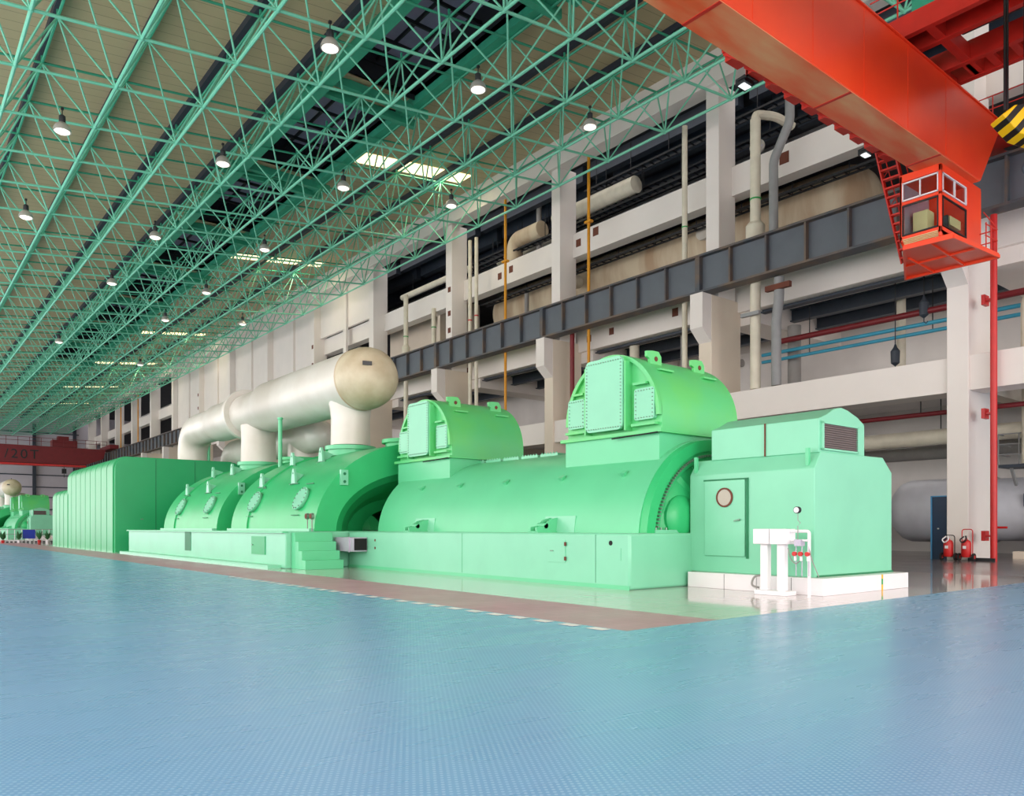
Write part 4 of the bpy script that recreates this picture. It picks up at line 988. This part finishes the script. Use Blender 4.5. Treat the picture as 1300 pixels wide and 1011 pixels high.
# blue door
bdoor = thing('blue_door', 'tall dark blue panel door with light blue edge beside the column', 'door')
MB().box(38.85, 15.5, 0, 38.93, 16.28, 2.95).build('leaf', BLUED, bdoor)
MB().box(38.8, 16.28, 0, 38.96, 16.34, 3.0).box(38.8, 15.45, 2.95, 38.96, 16.34, 3.0).build('frame', BLUEF, bdoor)
MB().tube((38.78,16.0,1.45), (38.85,16.0,1.45), .035, 10).build('handle', CHROME, bdoor)
# platform with guard rail
pm = thing('service_platform', 'grey steel service platform with guard rail above the white tank', 'platform')
MB().box(43.0, 11.2, 4.45, 44.6, 14.9, 4.6).build('deck', STEEL, pm)
g = MB()
for z in (5.1, 5.6, 6.1): g.tube((43.0,11.2,z), (43.0,14.9,z), .03, 6).tube((43.0,14.9,z), (44.6,14.9,z), .03, 6)
for y in (11.2, 12.2, 13.1, 14, 14.9): g.tube((43.0,y,4.6), (43.0,y,6.1), .03, 6)
g.build('guard_rail', PIPEG, pm)
MB()._bar((43.2,14.4,4.45), (43.9,14.4,3.6), .12, .12)._bar((43.2,12,4.45), (43.9,12,3.6), .12, .12).build('strut', PIPEG, pm)
# railing behind exciter
g = thing('guard_rail', 'dark guard rail behind the exciter house near the white tank', 'railing')
for z in (1.2+2.3, 3.9): MB().tube((43.5,20.8,z), (43.5,27,z), .04, 6).build('rail', STEEL, g)
for i in range(12): MB().tube((43.5,20.8+i*.56,0), (43.5,20.8+i*.56,3.9), .03, 6).build('post', STEEL, g)
# hoists
for i, (x, y, zt, zb) in enumerate(((42.9,19.9,15.3,10.3),(42.9,18.4,15.3,12.6))):
    h = thing('chain_hoist', ['grey chain hoist hook block hanging low in the first floor bay','grey chain hoist hanging high near the crane cab'][i], 'hoist')
    MB().tube((x,y,zb+.9), (x,y,zt), .03, 6).build('chain', BLACKG, h)
    MB().lathe([(.05,0),(.22,.15),(.24,.8),(.1,1.0),(.03,1.2)], (x,y,zb), n=12).build('hoist_body', STEEL, h)
    MB().path([(x,y,zb),(x,y,zb-.2),(x,y-.12,zb-.32),(x,y-.2,zb-.2)], .03, 6).build('hook', STEEL, h)
fan = thing('wall_fan', 'dark round wall fan behind the exciter house', 'fan')
MB().lathe([(.62,0),(.66,.1),(.66,.3),(.62,.3)], (44.5,22.6,4.3), (-1,-.4,0), 24).build('cage', BLACKG, fan)
for i in range(4):
    q = i*PI/2+.3; MB()._bar((44.4,22.55,4.3), (44.4,22.55+.5*math.cos(q),4.3+.5*math.sin(q)), .2, .02).build('blade', STEEL, fan)
MB().tube((44.5,22.6,4.9), (44.5,22.6,6.6), .03, 6).box(44.2, 22.3, 6.3, 44.8, 22.9, 6.6).build('hanger', WHITE, fan)
f2 = thing('pedestal_fan', 'small silver fan on the middle beam beside the thick cream pipe', 'fan')
MB().lathe([(.42,0),(.45,.06),(.45,.16),(.42,.16)], (40.7,27.0,24.2), (-1,-.3,.1), 20).build('cage', CHROME, f2)
for i in range(4):
    q = i*PI/2; MB()._bar((40.65,26.98,24.2), (40.65,26.98+.36*math.cos(q),24.2+.36*math.sin(q)), .18, .02).build('blade', LAV, f2)
MB().tube((40.8,27.0,23.5), (40.8,27.0,24.2), .05, 8).build('stem', CHROME, f2)
# wheeled extinguishers
def ext(x, y, label, hose):
    t = thing('wheeled_extinguisher', label, 'fire extinguisher', 'wheeled fire extinguishers')
    MB().lathe([(.0,.16),(.17,.18),(.2,.24),(.2,.8),(.16,.9),(.06,.96),(.05,1.02)], (x,y,0), n=20).build('cylinder', REDP, t)
    MB().box(x-.215, y-.07, .55, x-.2, y+.07, .68).build('label_patch', WHITE, t)
    for s in (-1, 1):
        w = MB().lathe([(.05,-.04),(.17,-.04),(.18,0),(.17,.04),(.05,.04)], (x+.02,y+s*.3,.18), (0,1,0), 18).build('wheel', RUBBER, t)
        MB().tube((x+.02,y+s*.3-.045,.18), (x+.02,y+s*.3+.045,.18), .08, 12).build('hub', REDP, w)
    MB().tube((x+.02,y-.3,.18), (x+.02,y+.3,.18), .02, 6).build('axle', BLACKG, t)
    h = 1.42 if not hose else 1.15
    MB().path([(x+.12,y-.22,.2),(x+.12,y-.22,h),(x+.12,y+.22,h),(x+.12,y+.22,.2)], .022, 8, .12).build('push_handle', REDP if not hose else BLACKG, t)
    MB().tube((x,y,1.0), (x,y,1.12), .05, 8).box(x-.05, y-.1, 1.08, x+.05, y+.05, 1.14).build('valve_head', CHROME, t)
    MB().path([(x-.1,y+.05,1.1),(x-.22,y+.2,.95),(x-.2,y+.1,.8),(x-.22,y-.1,.95),(x-.12,y-.02,1.12)], .03, 8, .08).build('hose', WHITE if hose else BLACKG, t)
ext(37.7, 15.1, 'wheeled red extinguisher with white coiled hose, left of the pair at the column', True)
ext(37.7, 14.35, 'wheeled red extinguisher with tall looped handle, right of the pair at the column', False)
gr_ = MB().box(38.0, 13.3, 0, 38.28, 14.4, .14).build('base_block', BLACKG); tag(gr_, 'black and white block at the foot of the column by the fire main', 'block')

# =================================================================== LAMPS
def lamp_at(px, py, label):
    a = (px-CX)/F; rx, ry, rz = CS*a+SN, -SN*a+CS, (CY-py)/F
    t = 30
    for _ in range(30): t = (zl(rx*t)-1.05-H)/rz
    x, y, z = rx*t, ry*t, H+rz*t
    L = thing('high_bay_lamp', label, 'lamp', 'high-bay lamps under the space frame')
    MB().lathe([(.40,-.16),(.39,-.05),(.33,.1),(.22,.22),(.13,.28)], (x,y,z), n=20).build('reflector', CHROME, L)
    MB().lathe([(0,-.27),(.2,-.25),(.34,-.17),(.34,-.155)], (x,y,z), n=16).build('bulb', BULB, L)
    MB().lathe([(.13,.26),(.15,.3),(.15,.58),(.08,.64)], (x,y,z), n=12).build('ballast', BLACKG, L)
    MB().tube((x,y,z+.6), (x,y,z+.98), .025, 6).box(x-.06, y-.06, z+.9, x+.06, y+.06, z+1.0).build('hook', BLACKG, L)
for px, py, lb in ((79,163,'upper left of the photo, largest on that side'),(33,273,'at the left edge below the largest left one'),(283,205,'left of centre beneath the dark ventilator'),(197,299,'just above the middle of the left roof half'),
        (419,57,'near the top edge, brightest of all'),(607,110,'top centre, right of the brightest one'),(749,158,'above the long yellow pipe'),(436,236,'beside the nearest rooflight strip'),(573,259,'by the sunlit column top'),
        (336,315,'left end of the second rooflight strip'),(142,358,'left half, above the enclosure'),(75,433,'small, far left'),(262,370,'small, left of the panel wall'),(308,410,'small, near the panel wall'),(210,405,'small, left of the third rooflight'),(178,462,'tiny, below the third rooflight')):
    lamp_at(px, py, 'silver high-bay lamp, '+lb)

# =================================================================== CAMERA, LIGHT
cd = bpy.data.cameras.new('camera'); cam = bpy.data.objects.new('camera', cd); COL.objects.link(cam)
cam.location = (0,0,H); cam.rotation_euler = (PI/2,0,-TH)
cd.sensor_fit = 'HORIZONTAL'; cd.sensor_width = 36; cd.lens = 36*F/1300; cd.shift_x = 0; cd.shift_y = (CY-505.5)/1300
cd.clip_end = 600
sc.camera = cam
W = bpy.data.worlds.new('world'); sc.world = W; W.use_nodes = True
bg = W.node_tree.nodes['Background']; bg.inputs['Color'].default_value = (1,.965,.95,1); bg.inputs['Strength'].default_value = 2.4
def area(name, loc, rot, sx, sy, power, color=(1,1,1)):
    l = bpy.data.lights.new(name, 'AREA'); l.shape = 'RECTANGLE'; l.size = sx; l.size_y = sy; l.energy = power; l.color = color
    o = bpy.data.objects.new(name, l); COL.objects.link(o); o.location = loc; o.rotation_euler = rot; return o
for k, yc in enumerate((51.8,78.4,118,144)):
    area('rooflight_daylight', (32,yc,zu(32)+.6), (0,0,0), 9, 1.6, 500, (1,.86,.6))
for k in range(8):
    area('side_fill', (-14,-16+k*30,9), (0,math.radians(-112),0), 17, 28, 1700, (1,.97,.96))  # unseen area lights added along the open left side to lift roof and columns
area('end_fill', (10,-43,12), (math.radians(90),0,0), 50, 22, 20000, (1,.96,.92))  # added fill behind the viewpoint, brightens crane front and near end faces
for k in range(3):
    for z in (8.6, 14.3):
        area('bay_fill', (47.5,CYS[k]-6,z), (0,0,0), .4, 6, 90, (1,.97,.93))  # added fill under the side bay slabs, no fixtures modelled
sc.view_settings.view_transform = 'Standard'; sc.view_settings.look = 'None'; sc.view_settings.exposure = 0.0; sc.view_settings.gamma = 1
sc.view_settings.use_curve_mapping = False
sc.cycles.max_bounces = 8; sc.cycles.diffuse_bounces = 5; sc.cycles.use_denoising = True
